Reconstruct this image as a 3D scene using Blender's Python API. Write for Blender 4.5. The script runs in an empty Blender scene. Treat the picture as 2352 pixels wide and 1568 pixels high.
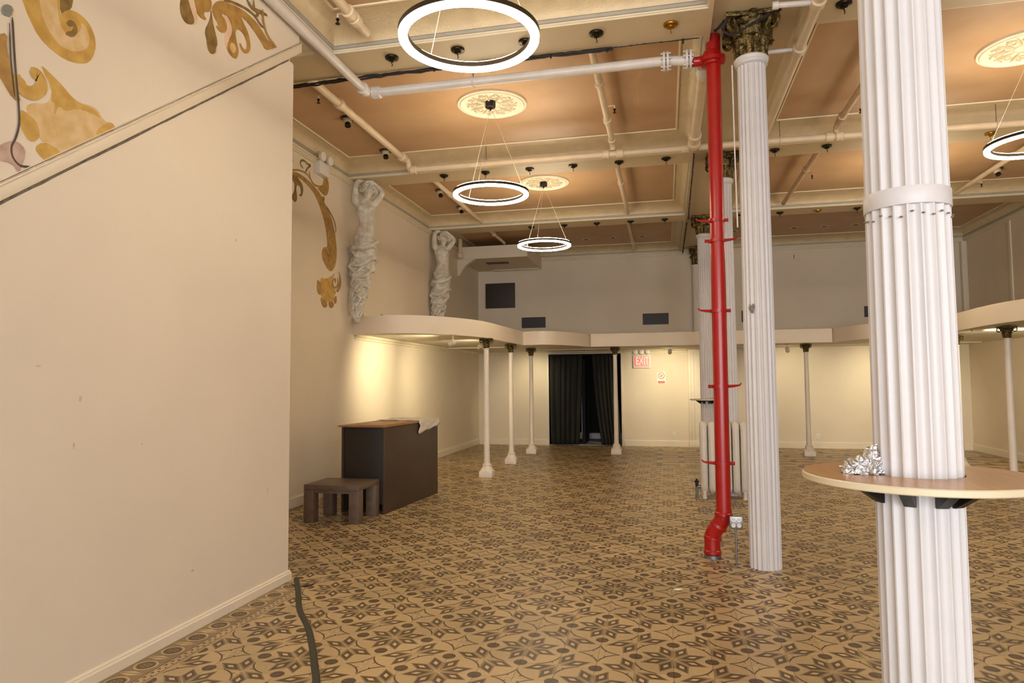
import bpy, bmesh, math, random
from mathutils import Vector, Matrix
from mathutils.geometry import tessellate_polygon

random.seed(11)
SC = bpy.context.scene
COL = SC.collection
PI = math.pi
R = math.radians

# ------------------------------------------------------------------ camera
yaw, pit, rol = R(-12.64), R(3.35), R(-0.47)
f = Vector((math.sin(yaw) * math.cos(pit), math.cos(yaw) * math.cos(pit), math.sin(pit)))
r0 = Vector((math.cos(yaw), -math.sin(yaw), 0))
u0 = r0.cross(f)
rv = r0 * math.cos(rol) + u0 * math.sin(rol)
uv = u0 * math.cos(rol) - r0 * math.sin(rol)
cd = bpy.data.cameras.new('camera')
cam = bpy.data.objects.new('camera', cd)
COL.objects.link(cam)
cam.matrix_world = Matrix(((rv.x, uv.x, -f.x, 0), (rv.y, uv.y, -f.y, 0), (rv.z, uv.z, -f.z, 1.5), (0, 0, 0, 1)))
cd.sensor_width = 36
cd.lens = 24
cd.clip_start = 0.05
SC.camera = cam

# ------------------------------------------------------------------ world, daylight, exposure
W = bpy.data.worlds.new('world')
SC.world = W
W.use_nodes = True
W.node_tree.nodes['Background'].inputs[0].default_value = (0.80, 0.88, 1.0, 1)
W.node_tree.nodes['Background'].inputs[1].default_value = 1.0

DAY = 640.0          # daylight through the shop window behind the camera
RING = 44.0          # ring lamp emission
SPOT = 105.0
al = bpy.data.lights.new('window_daylight', 'AREA')
al.shape = 'RECTANGLE'
al.size = 8.4
al.size_y = 3.6
al.energy = DAY
al.color = (0.88, 0.93, 1.0)
ao = bpy.data.objects.new('window_daylight', al)
COL.objects.link(ao)
ao.location = (1.7, -6.45, 2.1)
ao.rotation_euler = (R(90), 0, 0)

SC.view_settings.view_transform = 'Standard'
SC.view_settings.look = 'None'
SC.view_settings.gamma = 1.0
SC.view_settings.use_curve_mapping = False
SC.view_settings.exposure = 0.36
SC.cycles.max_bounces = 5
SC.cycles.use_adaptive_sampling = True
SC.cycles.adaptive_threshold = 0.1
SC.cycles.diffuse_bounces = 4
SC.cycles.sample_clamp_indirect = 6

# ------------------------------------------------------------------ materials
def C(h):
    h = h.lstrip('#')
    o = []
    for i in (0, 2, 4):
        c = int(h[i:i + 2], 16) / 255
        o.append(c / 12.92 if c <= 0.04045 else ((c + 0.055) / 1.055) ** 2.4)
    return (*o, 1)

MATS = {}
def mat(name, col, rough=0.6, metal=0.0, var=0.0, vscale=3.0, bump=0.0, bscale=60.0, emit=None, estr=0.0, spec=0.5, col2=None, stretch=(1, 1, 1), detail=4, tr=0.0):
    m = bpy.data.materials.new(name)
    m.use_nodes = True
    nt = m.node_tree
    b = nt.nodes['Principled BSDF']
    c = C(col) if isinstance(col, str) else col
    b.inputs['Base Color'].default_value = c
    b.inputs['Roughness'].default_value = rough
    b.inputs['Metallic'].default_value = metal
    b.inputs['Specular IOR Level'].default_value = spec
    if tr:
        b.inputs['Transmission Weight'].default_value = tr
    if emit:
        b.inputs['Emission Color'].default_value = emit
        b.inputs['Emission Strength'].default_value = estr
    if var or bump:
        g = nt.nodes.new('ShaderNodeNewGeometry')
        mp = nt.nodes.new('ShaderNodeMapping')
        mp.inputs['Scale'].default_value = stretch
        nt.links.new(g.outputs['Position'], mp.inputs['Vector'])
    if var:
        n = nt.nodes.new('ShaderNodeTexNoise')
        n.inputs['Scale'].default_value = vscale
        n.inputs['Detail'].default_value = detail
        nt.links.new(mp.outputs['Vector'], n.inputs['Vector'])
        rp = nt.nodes.new('ShaderNodeValToRGB')
        rp.color_ramp.elements[0].position = 0.35
        rp.color_ramp.elements[1].position = 0.65
        if col2:
            d = C(col2)
        else:
            d = tuple(x * (1 - var) for x in c[:3]) + (1,)
        rp.color_ramp.elements[0].color = d
        rp.color_ramp.elements[1].color = c
        nt.links.new(n.outputs['Fac'], rp.inputs['Fac'])
        nt.links.new(rp.outputs['Color'], b.inputs['Base Color'])
    if bump:
        n2 = nt.nodes.new('ShaderNodeTexNoise')
        n2.inputs['Scale'].default_value = bscale
        n2.inputs['Detail'].default_value = 3
        nt.links.new(mp.outputs['Vector'], n2.inputs['Vector'])
        bp = nt.nodes.new('ShaderNodeBump')
        bp.inputs['Strength'].default_value = bump
        bp.inputs['Distance'].default_value = 0.02
        nt.links.new(n2.outputs['Fac'], bp.inputs['Height'])
        nt.links.new(bp.outputs['Normal'], b.inputs['Normal'])
    MATS[name] = m
    return m

mat('wall', '#ddcfb8', 0.7, var=0.05, vscale=1.3, bump=0.05, bscale=40)
mat('wall_stair', '#ddd0bd', 0.65, var=0.05, vscale=1.1, bump=0.05, bscale=30)
mat('trim', '#e0d3bd', 0.5, var=0.04, vscale=4)
mat('fascia', '#e2d3bc', 0.55, var=0.03, vscale=2)
mat('soffit_white', '#cfc6b0', 0.6, var=0.06, vscale=2)
mat('panel', '#c3a079', 0.5, var=0.10, vscale=1.6, col2='#b9946c')
mat('cove', '#d6c19a', 0.42, var=0.10, vscale=7, bump=0.35, bscale=45, stretch=(1, 1, 1))
mat('beam', '#d0bd98', 0.5, var=0.06, vscale=2)
mat('moulding', '#dcceb2', 0.45, var=0.05, vscale=6)
mat('band_grey', '#a9a396', 0.45, var=0.10, vscale=9)
mat('border_line', '#e6d7b8', 0.4)
mat('column', '#d0cbc9', 0.42, var=0.05, vscale=5, bump=0.06, bscale=70)
mat('small_column', '#e4d8c6', 0.45, var=0.05, vscale=5)
mat('gilt', '#7d6a3c', 0.34, metal=0.75, var=0.7, vscale=22, col2='#2e2617', bump=0.5, bscale=60)
mat('gilt_small', '#6f5c30', 0.36, metal=0.7, var=0.65, vscale=40, col2='#2a2212', bump=0.4, bscale=90)
mat('red', '#a81512', 0.28, var=0.12, vscale=9, spec=0.6)
mat('pipe', '#d9c4a4', 0.42, var=0.08, vscale=8)
mat('pipe_white', '#d8cfc6', 0.42, var=0.10, vscale=8)
mat('pipe_rust', '#c3a583', 0.5, var=0.25, vscale=9)
mat('plaster', '#dad4c8', 0.6, var=0.16, vscale=12, col2='#beb3a0', bump=0.25, bscale=45)
mat('medallion', '#e7dcc4', 0.5, var=0.08, vscale=14)
mat('medallion_relief', '#cfc2a4', 0.5, var=0.14, vscale=20)
mat('black_metal', '#17140f', 0.4, metal=0.3)
mat('bronze', '#33291a', 0.32, metal=0.7, var=0.4, vscale=30)
mat('brass', '#b38b38', 0.25, metal=0.95)
mat('glass_bulb', '#e9e4da', 0.12, spec=0.8)
mat('cable', '#2a201b', 0.7, var=0.4, vscale=25)
mat('wire', '#c9bda5', 0.45, metal=0.3)
mat('ring_frame', '#3a3023', 0.4, metal=0.4)
mat('ring_light', '#fff1d8', 0.5, emit=(1.0, 0.85, 0.63, 1), estr=RING)
mat('cabinet', '#46362a', 0.45, var=0.15, vscale=5)
mat('cabinet_dark', '#2b231d', 0.5)
mat('plywood', '#a9794a', 0.5, var=0.25, vscale=5, stretch=(14, 1, 14))
mat('bench', '#6a5748', 0.5, var=0.2, vscale=5, stretch=(3, 14, 3))
mat('cloth', '#d6cdbd', 0.85, var=0.1, vscale=20, bump=0.2, bscale=60)
mat('radiator', '#d8d0c3', 0.4, var=0.06, vscale=9)
mat('steel', '#8b8c8c', 0.35, metal=0.8, var=0.2, vscale=30)
mat('outlet_white', '#dedad2', 0.45)
mat('outlet_slot', '#4f4c47', 0.6)
mat('curtain', '#23211a', 0.9, var=0.35, vscale=5, stretch=(10, 10, 0.4))
mat('dark_room', '#0f0e10', 0.8)
mat('vent_dark', '#2b2826', 0.6)
mat('vent_slat', '#4a4541', 0.5)
mat('screen_dark', '#3b322a', 0.6, var=0.08, vscale=6)
mat('exit_face', '#dcaea6', 0.5, emit=(1, 0.35, 0.28, 1), estr=0.06)
mat('exit_red', '#d01c18', 0.4, emit=(1.0, 0.06, 0.05, 1), estr=0.4)
mat('exit_letter', '#f6d3c8', 0.4, emit=(1.0, 0.62, 0.55, 1), estr=0.30)
mat('sign_white', '#eee6da', 0.5)
mat('sign_red', '#b7322a', 0.5)
mat('sign_black', '#2a2320', 0.5)
mat('table_wood', '#c6945a', 0.28, var=0.18, vscale=6, stretch=(9, 1, 1))
mat('table_edge', '#d8c9a8', 0.4, var=0.06, vscale=8)
mat('foil', '#d9dadb', 0.22, metal=0.95, bump=0.4, bscale=120)
mat('paper', '#eee8dc', 0.8)
mat('rubber', '#3b3a2c', 0.6, var=0.2, vscale=20)
mat('spot_glow', '#fff3cf', 0.4, emit=(1.0, 0.9, 0.62, 1), estr=25)
mat('spot_glow_off', '#6a6154', 0.3)
mat('hall_floor', '#b8b6b6', 0.6)
mat('step_white', '#d7d7da', 0.6)
mat('grout', '#7d6645', 0.7)
mat('scuff', '#8b8076', 0.7, var=0.3, vscale=60)
mat('stain', '#cebda6', 0.7, var=0.2, vscale=60)
mat('joint_dark', '#75695c', 0.85, var=0.4, vscale=25)
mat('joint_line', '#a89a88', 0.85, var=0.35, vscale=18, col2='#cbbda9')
for n_, a_, b_ in (('gold', '#c9a354', '#b48c3e'), ('olive', '#8f7138', '#6d5426'), ('olivegold', '#ad8847', '#946d31'), ('pale', '#d6ba8c', '#c6a468'), ('pink', '#c3a99a', '#a58679'), ('blush', '#dcc0a6', '#d2b294'), ('dark', '#544338', '#43352c'), ('grey', '#8a8a80', '#75756c'), ('red', '#a0703f', '#93623a')):
    mat('mural_' + n_, a_, 0.65, var=0.5, vscale=14, col2=b_, detail=6)

def tile_mat(name, col, amt):
    m = bpy.data.materials.new(name)
    m.use_nodes = True
    nt = m.node_tree
    b = nt.nodes['Principled BSDF']
    b.inputs['Roughness'].default_value = 0.34
    b.inputs['Specular IOR Level'].default_value = 0.45
    g = nt.nodes.new('ShaderNodeNewGeometry')
    mp = nt.nodes.new('ShaderNodeVectorMath')
    mp.operation = 'ADD'
    mp.inputs[1].default_value = (1.19 + 20, -3.465 + 20, 0)
    nt.links.new(g.outputs['Position'], mp.inputs[0])
    sn = nt.nodes.new('ShaderNodeVectorMath')
    sn.operation = 'SNAP'
    sn.inputs[1].default_value = (0.2, 0.2, 10)
    nt.links.new(mp.outputs[0], sn.inputs[0])
    wn = nt.nodes.new('ShaderNodeTexWhiteNoise')
    nt.links.new(sn.outputs[0], wn.inputs['Vector'])
    no = nt.nodes.new('ShaderNodeTexNoise')
    no.inputs['Scale'].default_value = 1.1
    no.inputs['Detail'].default_value = 6
    nt.links.new(g.outputs['Position'], no.inputs['Vector'])
    nf = nt.nodes.new('ShaderNodeTexNoise')
    nf.inputs['Scale'].default_value = 45
    nf.inputs['Detail'].default_value = 3
    nt.links.new(g.outputs['Position'], nf.inputs['Vector'])
    def mth(op, a, bb):
        q = nt.nodes.new('ShaderNodeMath')
        q.operation = op
        for k, v in enumerate((a, bb)):
            if isinstance(v, (int, float)):
                q.inputs[k].default_value = v
            else:
                nt.links.new(v, q.inputs[k])
        return q.outputs[0]
    v1 = mth('MULTIPLY', wn.outputs['Value'], amt)
    v2 = mth('MULTIPLY', no.outputs['Fac'], 0.55)
    v3 = mth('MULTIPLY', nf.outputs['Fac'], 0.25)
    s = mth('ADD', mth('ADD', v1, v2), mth('ADD', v3, 0.58 - amt / 2))
    vm = nt.nodes.new('ShaderNodeVectorMath')
    vm.operation = 'SCALE'
    vm.inputs[0].default_value = C(col)[:3]
    nt.links.new(s, vm.inputs['Scale'])
    nt.links.new(vm.outputs[0], b.inputs['Base Color'])
    rr = mth('ADD', mth('MULTIPLY', no.outputs['Fac'], 0.3), 0.22)
    nt.links.new(rr, b.inputs['Roughness'])
    MATS[name] = m
tile_mat('tile_base', '#bca379', 0.2)
tile_mat('tile_halo', '#8f7956', 0.2)
tile_mat('tile_dark', '#594731', 0.2)
tile_mat('tile_light', '#c6ad82', 0.2)
tile_mat('tile_brown', '#6d583c', 0.3)

# ------------------------------------------------------------------ mesh helpers
class MB:
    def __init__(s):
        s.v, s.f, s.m = [], [], []
    def add(s, vs, fs, mi=0):
        o = len(s.v)
        s.v.extend([tuple(x) for x in vs])
        for q in fs:
            s.f.append(tuple(i + o for i in q))
            s.m.append(mi)
        return s
    def box(s, x0, x1, y0, y1, z0, z1, mi=0):
        vs = [(x0, y0, z0), (x1, y0, z0), (x1, y1, z0), (x0, y1, z0), (x0, y0, z1), (x1, y0, z1), (x1, y1, z1), (x0, y1, z1)]
        return s.add(vs, [(0, 3, 2, 1), (4, 5, 6, 7), (0, 1, 5, 4), (1, 2, 6, 5), (2, 3, 7, 6), (3, 0, 4, 7)], mi)
    def prism(s, poly, a, b, fn=None, mi=0):
        """poly in (u,v), extruded from w=a to w=b; fn maps (u,v,w) to x,y,z"""
        fn = fn or (lambda u, v, w: (u, v, w))
        n = len(poly)
        area = sum(poly[i][0] * poly[(i + 1) % n][1] - poly[(i + 1) % n][0] * poly[i][1] for i in range(n))
        if area < 0:
            poly = poly[::-1]
        vs = [fn(u, v, a) for u, v in poly] + [fn(u, v, b) for u, v in poly]
        tri = tessellate_polygon([[Vector((u, v, 0)) for u, v in poly]])
        fs = []
        for t in tri:
            (ax, ay), (bx, by), (cx, cy) = [poly[i] for i in t]
            if (bx - ax) * (cy - ay) - (cx - ax) * (by - ay) < 0:
                t = t[::-1]
            fs.append(tuple(i + n for i in t))
            fs.append(tuple(t[::-1]))
        for i in range(n):
            j = (i + 1) % n
            fs.append((i, j, j + n, i + n))
        return s.add(vs, fs, mi)
    def tube(s, path, r, n=10, closed=False, mi=0, caps=True):
        P = [Vector(p) for p in path]
        k = len(P)
        rr = r if isinstance(r, (list, tuple)) else [r] * k
        vs, fs = [], []
        up = None
        for i in range(k):
            if closed:
                t = P[(i + 1) % k] - P[i - 1]
            else:
                t = P[min(i + 1, k - 1)] - P[max(i - 1, 0)]
            t.normalize()
            if up is None:
                up = Vector((0, 0, 1)) if abs(t.z) < 0.9 else Vector((1, 0, 0))
            a = t.cross(up)
            if a.length < 1e-5:
                up = Vector((0, 1, 0))
                a = t.cross(up)
            a.normalize()
            b = a.cross(t).normalized()
            up = b
            for j in range(n):
                an = 2 * PI * j / n
                vs.append(P[i] + (a * math.cos(an) + b * math.sin(an)) * rr[i])
        for i in range(k if closed else k - 1):
            i2 = (i + 1) % k
            for j in range(n):
                j2 = (j + 1) % n
                fs.append((i * n + j, i * n + j2, i2 * n + j2, i2 * n + j))
        if caps and not closed:
            fs.append(tuple(range(n))[::-1])
            fs.append(tuple(range((k - 1) * n, k * n)))
        return s.add(vs, fs, mi)
    def lathe(s, prof, n=32, cx=0, cy=0, cz=0, rad=None, mi=0, caps=True, axis='z'):
        vs, fs = [], []
        k = len(prof)
        for r, z in prof:
            for j in range(n):
                a = 2 * PI * j / n
                q = rad(j / n, r) if rad else r
                x, y = q * math.cos(a), q * math.sin(a)
                if axis == 'z':
                    vs.append((cx + x, cy + y, cz + z))
                elif axis == 'x':
                    vs.append((cx + z, cy + x, cz + y))
                else:
                    vs.append((cx + y, cy + z, cz + x))
        for i in range(k - 1):
            for j in range(n):
                j2 = (j + 1) % n
                fs.append((i * n + j, i * n + j2, (i + 1) * n + j2, (i + 1) * n + j))
        if caps:
            if prof[0][0] > 1e-6:
                fs.append(tuple(range(n))[::-1])
            if prof[-1][0] > 1e-6:
                fs.append(tuple(range((k - 1) * n, k * n)))
        return s.add(vs, fs, mi)
    def loft(s, rings, closed=True, mi=0):
        n = len(rings[0])
        vs = [p for q in rings for p in q]
        fs = []
        for i in range(len(rings) - 1):
            for j in range(n if closed else n - 1):
                j2 = (j + 1) % n
                fs.append((i * n + j, i * n + j2, (i + 1) * n + j2, (i + 1) * n + j))
        return s.add(vs, fs, mi)
    def build(s, name, m, parent=None, loc=None, bevel=0.0, smooth=True, angle=38):
        me = bpy.data.meshes.new(name)
        o_ = org(parent) if parent else Vector((0, 0, 0))
        if loc is not None:
            o_ = o_ + Vector(loc)
        me.from_pydata([(x - o_.x, y - o_.y, z - o_.z) for x, y, z in s.v], [], s.f)
        ms = m if isinstance(m, (list, tuple)) else [m]
        for q in ms:
            me.materials.append(MATS[q])
        if len(ms) > 1:
            me.polygons.foreach_set('material_index', s.m)
        if bevel:
            bm = bmesh.new()
            bm.from_mesh(me)
            bmesh.ops.remove_doubles(bm, verts=bm.verts, dist=1e-5)
            ed = [e for e in bm.edges if e.is_manifold and e.calc_face_angle(0) > R(40)]
            bmesh.ops.bevel(bm, geom=ed, offset=bevel, segments=2, affect='EDGES', profile=0.5)
            bm.to_mesh(me)
            bm.free()
        if smooth:
            me.polygons.foreach_set('use_smooth', [True] * len(me.polygons))
            me.set_sharp_from_angle(angle=R(angle))
        me.update()
        ob = bpy.data.objects.new(name, me)
        COL.objects.link(ob)
        if parent:
            ob.parent = parent
        if loc is not None:
            ob.location = loc
        return ob

def org(o):
    p = Vector((0, 0, 0))
    while o:
        p = p + o.location
        o = o.parent
    return p

def tag(o, label, cat, group=None, kind=None):
    o['label'] = label
    o['category'] = cat
    if group:
        o['group'] = group
    if kind:
        o['kind'] = kind
    return o

def thing(name, label, cat, loc=(0, 0, 0), group=None, kind=None):
    o = bpy.data.objects.new(name, None)
    COL.objects.link(o)
    o.location = loc
    o.empty_display_size = 0.1
    return tag(o, label, cat, group, kind)

def copy_tree(o, parent=None):
    c = o.copy()
    COL.objects.link(c)
    c.parent = parent
    for ch in list(o.children):
        copy_tree(ch, c)
    return c

def place(o, loc, label=None, group=None, rz=0.0):
    o.location = loc
    o.rotation_euler = (0, 0, rz)
    if label:
        o['label'] = label
    if group:
        o['group'] = group
    return o

def smoothpath(pts, it=3):
    """Catmull-Rom through the points"""
    P = [Vector(p) for p in pts]
    out = []
    for i in range(len(P) - 1):
        a, b, c, d = P[max(i - 1, 0)], P[i], P[i + 1], P[min(i + 2, len(P) - 1)]
        for k in range(it):
            t = k / it
            out.append(0.5 * ((2 * b) + (c - a) * t + (2 * a - 5 * b + 4 * c - d) * t * t + (3 * b - a - 3 * c + d) * t ** 3))
    out.append(P[-1])
    return out
# ================================================================== SETTING
XL, XR, YF, YB = -4.42, 6.2, -6.5, 16.0
ZS, ZP = 4.43, 4.62
XST = -2.85                      # face of the stair enclosure wall
GX0, GX1 = 0.40, 1.16            # girder over the column row
BEAMS = [(-4.98, -4.56), (-1.50, -1.08), (1.98, 2.40), (5.46, 5.88), (8.95, 9.37), (12.38, 12.82)]

# ---- floor: slab, patterned tiles, border tiles, checker tiles
fl = MB().box(XL - .2, XR + .2, YF - .2, YB + .2, -.12, -.012).build('floor', 'grout', smooth=False)
tag(fl, 'patterned encaustic tile floor with brown star rosettes across the whole hall', 'floor', kind='structure')
TX, TY, TS = -1.19, 3.465, 0.2
def tile_mesh_data():
    b = MB()
    g = .0008
    h = TS / 2
    b.box(-h + g, h - g, -h + g, h - g, -.012, 0, 0)
    b.f = [q for q in b.f if q != (0, 3, 2, 1)]
    b.m = b.m[:len(b.f)]
    def poly(pts, z, mi):
        b.add([(max(g, min(TS - g, x)) - h, max(g, min(TS - g, y)) - h, z) for x, y in pts], [tuple(range(len(pts)))], mi)
    for an in (22.5, 67.5):
        c_, s_ = math.cos(R(an)), math.sin(R(an))
        def rh(r0_, r1_, rm, w, z, mi):
            poly([(c_ * r0_, s_ * r0_), (c_ * rm + s_ * w, s_ * rm - c_ * w), (c_ * r1_, s_ * r1_), (c_ * rm - s_ * w, s_ * rm + c_ * w)], z, mi)
        rh(.012, .190, .104, .042, .0003, 1)
        rh(.040, .176, .106, .0315, .0006, 2)
        rh(.080, .136, .107, .0135, .0009, 3)
    for cx_, cy_, a0 in ((TS, 0, 90), (0, TS, 270)):
        pts = [(cx_, cy_)] + [(cx_ + .037 * math.cos(R(a0 + 90 * k / 5)), cy_ + .037 * math.sin(R(a0 + 90 * k / 5))) for k in range(6)]
        poly(pts, .0004, 2)
    # concave quarter outline round the opposite corner, with its little tick
    A, B_, Cc = Vector((TS - .112, TS)), Vector((TS - .024, TS - .024)), Vector((TS, TS - .112))
    L1, L2 = [], []
    for k in range(7):
        t = k / 6
        p = A * (1 - t) ** 2 + B_ * 2 * t * (1 - t) + Cc * t * t
        d = (2 * (1 - t) * (B_ - A) + 2 * t * (Cc - B_)).normalized()
        nrm = Vector((-d.y, d.x))
        L1.append(p + nrm * .0046)
        L2.append(p - nrm * .0046)
    for k in range(6):
        poly([L2[k], L2[k + 1], L1[k + 1], L1[k]], .0005, 2)
    m_ = A * .25 + B_ * .5 + Cc * .25
    e = Vector((1, 1)).normalized()
    q = Vector((-e.y, e.x))
    poly([m_ - q * .006, m_ + e * .018 - q * .002, m_ + e * .018 + q * .002, m_ + q * .006], .0007, 2)
    poly([(TS - .034, TS - .005), (TS - .006, TS - .034), (TS - .003, TS - .030), (TS - .030, TS - .003)], .0007, 3)
    return b
tb = tile_mesh_data()
TMATS = ['tile_base', 'tile_halo', 'tile_dark', 'tile_light']
tile_me = tb.build('tile', TMATS, smooth=False)
tile_mesh = tile_me.data
bpy.data.objects.remove(tile_me)
def tile_rot(i, j):
    ei, ej = (i if i % 2 == 0 else i + 1), (j if j % 2 == 0 else j + 1)
    star = ((ei + ej) // 2) % 2 == 0
    cxr, cyt = (ei > i), (ej > j)          # where the even corner lies in this tile
    if not star:
        cxr, cyt = not cxr, not cyt
    return {(False, False): 0, (True, False): 1, (True, True): 2, (False, True): 3}[(cxr, cyt)]
CHK = (-0.19, 6.01, 12.465, 15.265)         # checkered area
def in_chk(x, y):
    return CHK[0] < x < CHK[1] and CHK[2] < y < CHK[3]
tiles = []
for i in range(-17, 38):
    for j in range(-31, 63):
        x, y = TX + TS * (i + .5), TY + TS * (j + .5)
        if not (XL - .02 < x < XR + .05 and -2.6 < y < YB + .05) or in_chk(x, y):
            continue
        if y < 4.70 and x < -2.6:
            continue
        tiles.append((x, y, tile_rot(i, j)))
def in_view(x, y):
    d = Vector((x, y, -1.5))
    z = d.dot(f)
    if z < .3:
        return False
    px, py = 1176 + 1568 * d.dot(rv) / z, 784 - 1568 * d.dot(uv) / z
    return -60 < px < 2412 and py < 1628
vis = sorted([t for t in tiles if in_view(t[0], t[1])], key=lambda t: t[0] ** 2 + t[1] ** 2)
near = set((t[0], t[1]) for t in vis[:300])
for x, y, k in vis[:300]:
    o = bpy.data.objects.new('tile', tile_mesh)
    COL.objects.link(o)
    o.parent = fl
    o.location = (x, y, 0)
    o.rotation_euler = (0, 0, k * PI / 2)
fb = MB()
rot = [lambda x, y: (x, y), lambda x, y: (-y, x), lambda x, y: (-x, -y), lambda x, y: (y, -x)]
for x, y, k in tiles:
    if (x, y) in near:
        continue
    q = rot[k]
    o_ = len(fb.v)
    for vx, vy, vz in tb.v:
        a, b_ = q(vx, vy)
        fb.v.append((x + a, y + b_, vz))
    for face, mi in zip(tb.f, tb.m):
        fb.f.append(tuple(n_ + o_ for n_ in face))
        fb.m.append(mi)
o = fb.build('tile_field', TMATS, parent=fl, smooth=False)
o['kind'] = 'stuff'
ck = MB()
for i in range(62):
    for j in range(14):
        x, y = CHK[0] + .1 * i, CHK[2] + .2 * j
        dark = ((j // 2) % 2 == (i // 4) % 2) if i % 4 == 0 else (j % 2 == 0)
        ck.box(x + .0006, x + .0994, y + .0008, y + .1992, -.012, 0, (1 if i % 4 == 0 else 2) if dark else 0)
o = ck.build('checker_tile_field', ['tile_base', 'tile_brown', 'tile_halo'], parent=fl, smooth=False)
o['kind'] = 'stuff'
# border tiles along the stair wall
bb = MB()
bb.box(-.125, .125, -.1015, .1015, -.012, 0, 0)
def ringpoly(b, cx_, cy_, r1, r2, z, mi, n=16):
    vs = [(cx_ + r * math.cos(2 * PI * k / n), cy_ + r * math.sin(2 * PI * k / n), z) for r in (r1, r2) for k in range(n)]
    b.add(vs, [(k, (k + 1) % n, n + (k + 1) % n, n + k) for k in range(n)], mi)
def flat(b, pts, z, mi):
    b.add([(x_, y_, z) for x_, y_ in pts], [tuple(range(len(pts)))], mi)
flat(bb, [(-.115, -.1), (.045, -.1), (.045, .1), (-.115, .1)], .0002, 1)
ringpoly(bb, -.03, 0, .062, .052, .0005, 3)
ringpoly(bb, -.03, 0, .046, .030, .0005, 2)
for k in range(6):
    a = PI * k / 3
    flat(bb, [(-.03 + .004 * math.cos(a + 1.57), .004 * math.sin(a + 1.57)), (-.03 + .026 * math.cos(a - .25), .026 * math.sin(a - .25)), (-.03 + .028 * math.cos(a + .25), .028 * math.sin(a + .25))], .0006, 2)
for sy in (-1, 1):
    flat(bb, [(-.10, sy * .095), (-.03, sy * .075), (.03, sy * .095), (-.03, sy * .099)][::sy], .0006, 3)
flat(bb, [(.048, -.1), (.056, -.1), (.056, .1), (.048, .1)], .0006, 2)
flat(bb, [(.108, -.1), (.113, -.1), (.113, .1), (.108, .1)], .0006, 2)
for k in range(4):
    y_ = -.075 + .05 * k
    flat(bb, [(.064, y_ - .012), (.084, y_), (.066, y_ + .016)], .0006, 2)
    flat(bb, [(.102, y_ + .012), (.084, y_ + .022), (.100, y_ + .030)], .0006, 2)
bo = bb.build('border_tile', TMATS, smooth=False)
bmesh_border = bo.data
bpy.data.objects.remove(bo)
y = 4.66
while y > 1.0:
    o = bpy.data.objects.new('border_tile', bmesh_border)
    COL.objects.link(o)
    o.parent = fl
    o.location = (-2.715, y, 0)
    y -= .205

# ---- ceiling
ce = MB().box(XL - .2, XR + .2, YF - .2, YB + .2, 4.70, 4.85).build('ceiling', 'beam', smooth=False)
tag(ce, 'coffered plaster ceiling with peach panels, cream coves and beams', 'ceiling', kind='structure')
for y0, y1 in BEAMS:
    MB().box(XL, GX0, y0, y1, ZS, 4.699).build('beam', 'beam', ce, smooth=False)
    MB().box(GX1, XR, y0, y1, ZS, 4.699).build('beam', 'beam', ce, smooth=False)
MB().box(GX0 + .03, GX1 - .03, YF, YB, 4.50, 4.699).build('girder', 'beam', ce, smooth=False)
MB().box(GX0, GX0 + .03, YF, YB, ZS, 4.699).build('girder_lip', 'beam', ce, smooth=False)
MB().box(GX1 - .03, GX1, YF, YB, ZS, 4.699).build('girder_lip', 'beam', ce, smooth=False)
def rect(x0, x1, y0, y1, ix, iy, z):
    return [(x0 + ix, y0 + iy, z), (x1 - ix, y0 + iy, z), (x1 - ix, y1 - iy, z), (x0 + ix, y1 - iy, z)]
def bay(x0, x1, y0, y1, RX=.20, RY=.38):
    q = MB()
    q.loft([rect(x0, x1, y0, y1, i_, i_, z) for i_, z in ((-.001, ZS), (.012, ZS), (.012, 4.443), (.020, 4.445), (.020, 4.456), (.012, 4.459), (.012, 4.463))])
    q.build('cove_moulding', 'moulding', ce, angle=20)
    q = MB()
    q.loft([rect(x0, x1, y0, y1, i_, i_, z) for i_, z in ((.012, 4.463), (.022, 4.466), (.022, 4.492), (.030, 4.494))])
    q.build('cove_band', 'band_grey', ce, angle=20)
    q = MB()
    rs = []
    for k in range(9):
        t = k / 8 * PI / 2
        rs.append(rect(x0, x1, y0, y1, .03 + (RX - .03) * (1 - math.cos(t)), .03 + (RY - .03) * (1 - math.cos(t)), 4.494 + (ZP - 4.494) * math.sin(t)))
    q.loft(rs)
    q.build('cove', 'cove', ce, angle=25)
    q = MB()
    q.loft([rect(x0, x1, y0, y1, RX + i_, RY + i_, z) for i_, z in ((-.004, ZP - .002), (-.004, ZP - .012), (.012, ZP - .012), (.016, ZP - .001))])
    q.build('panel_border', 'border_line', ce, angle=20)
    q = MB()
    q.box(x0 + RX, x1 - RX, y0 + RY, y1 - RY, ZP, ZP + .03)
    q.build('ceiling_panel', 'panel', ce, smooth=False)
ends = [(YF, -4.98), (-4.56, -1.50), (-1.08, 1.98), (2.40, 5.46), (5.88, 8.95), (9.37, 12.38), (12.82, YB)]
for k, (y0, y1) in enumerate(ends):
    bay(XST if k < 4 else XL, GX0, y0, y1)
    bay(GX1, XR, y0, y1)
# plain soffit with a sunk panel behind the stair wall
MB().box(XL, XST - .001, YF, 5.459, ZS, 4.699).build('soffit', 'soffit_white', ce, smooth=False)
for a in ((-4.2, -2.98, 5.30, 5.38), (-4.2, -4.12, 3.2, 5.30), (-3.06, -2.98, 3.2, 5.30)):
    MB().box(a[0], a[1], a[2], a[3], ZS - .02, ZS - .001).build('soffit_frame', 'trim', ce, bevel=.006)

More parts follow.
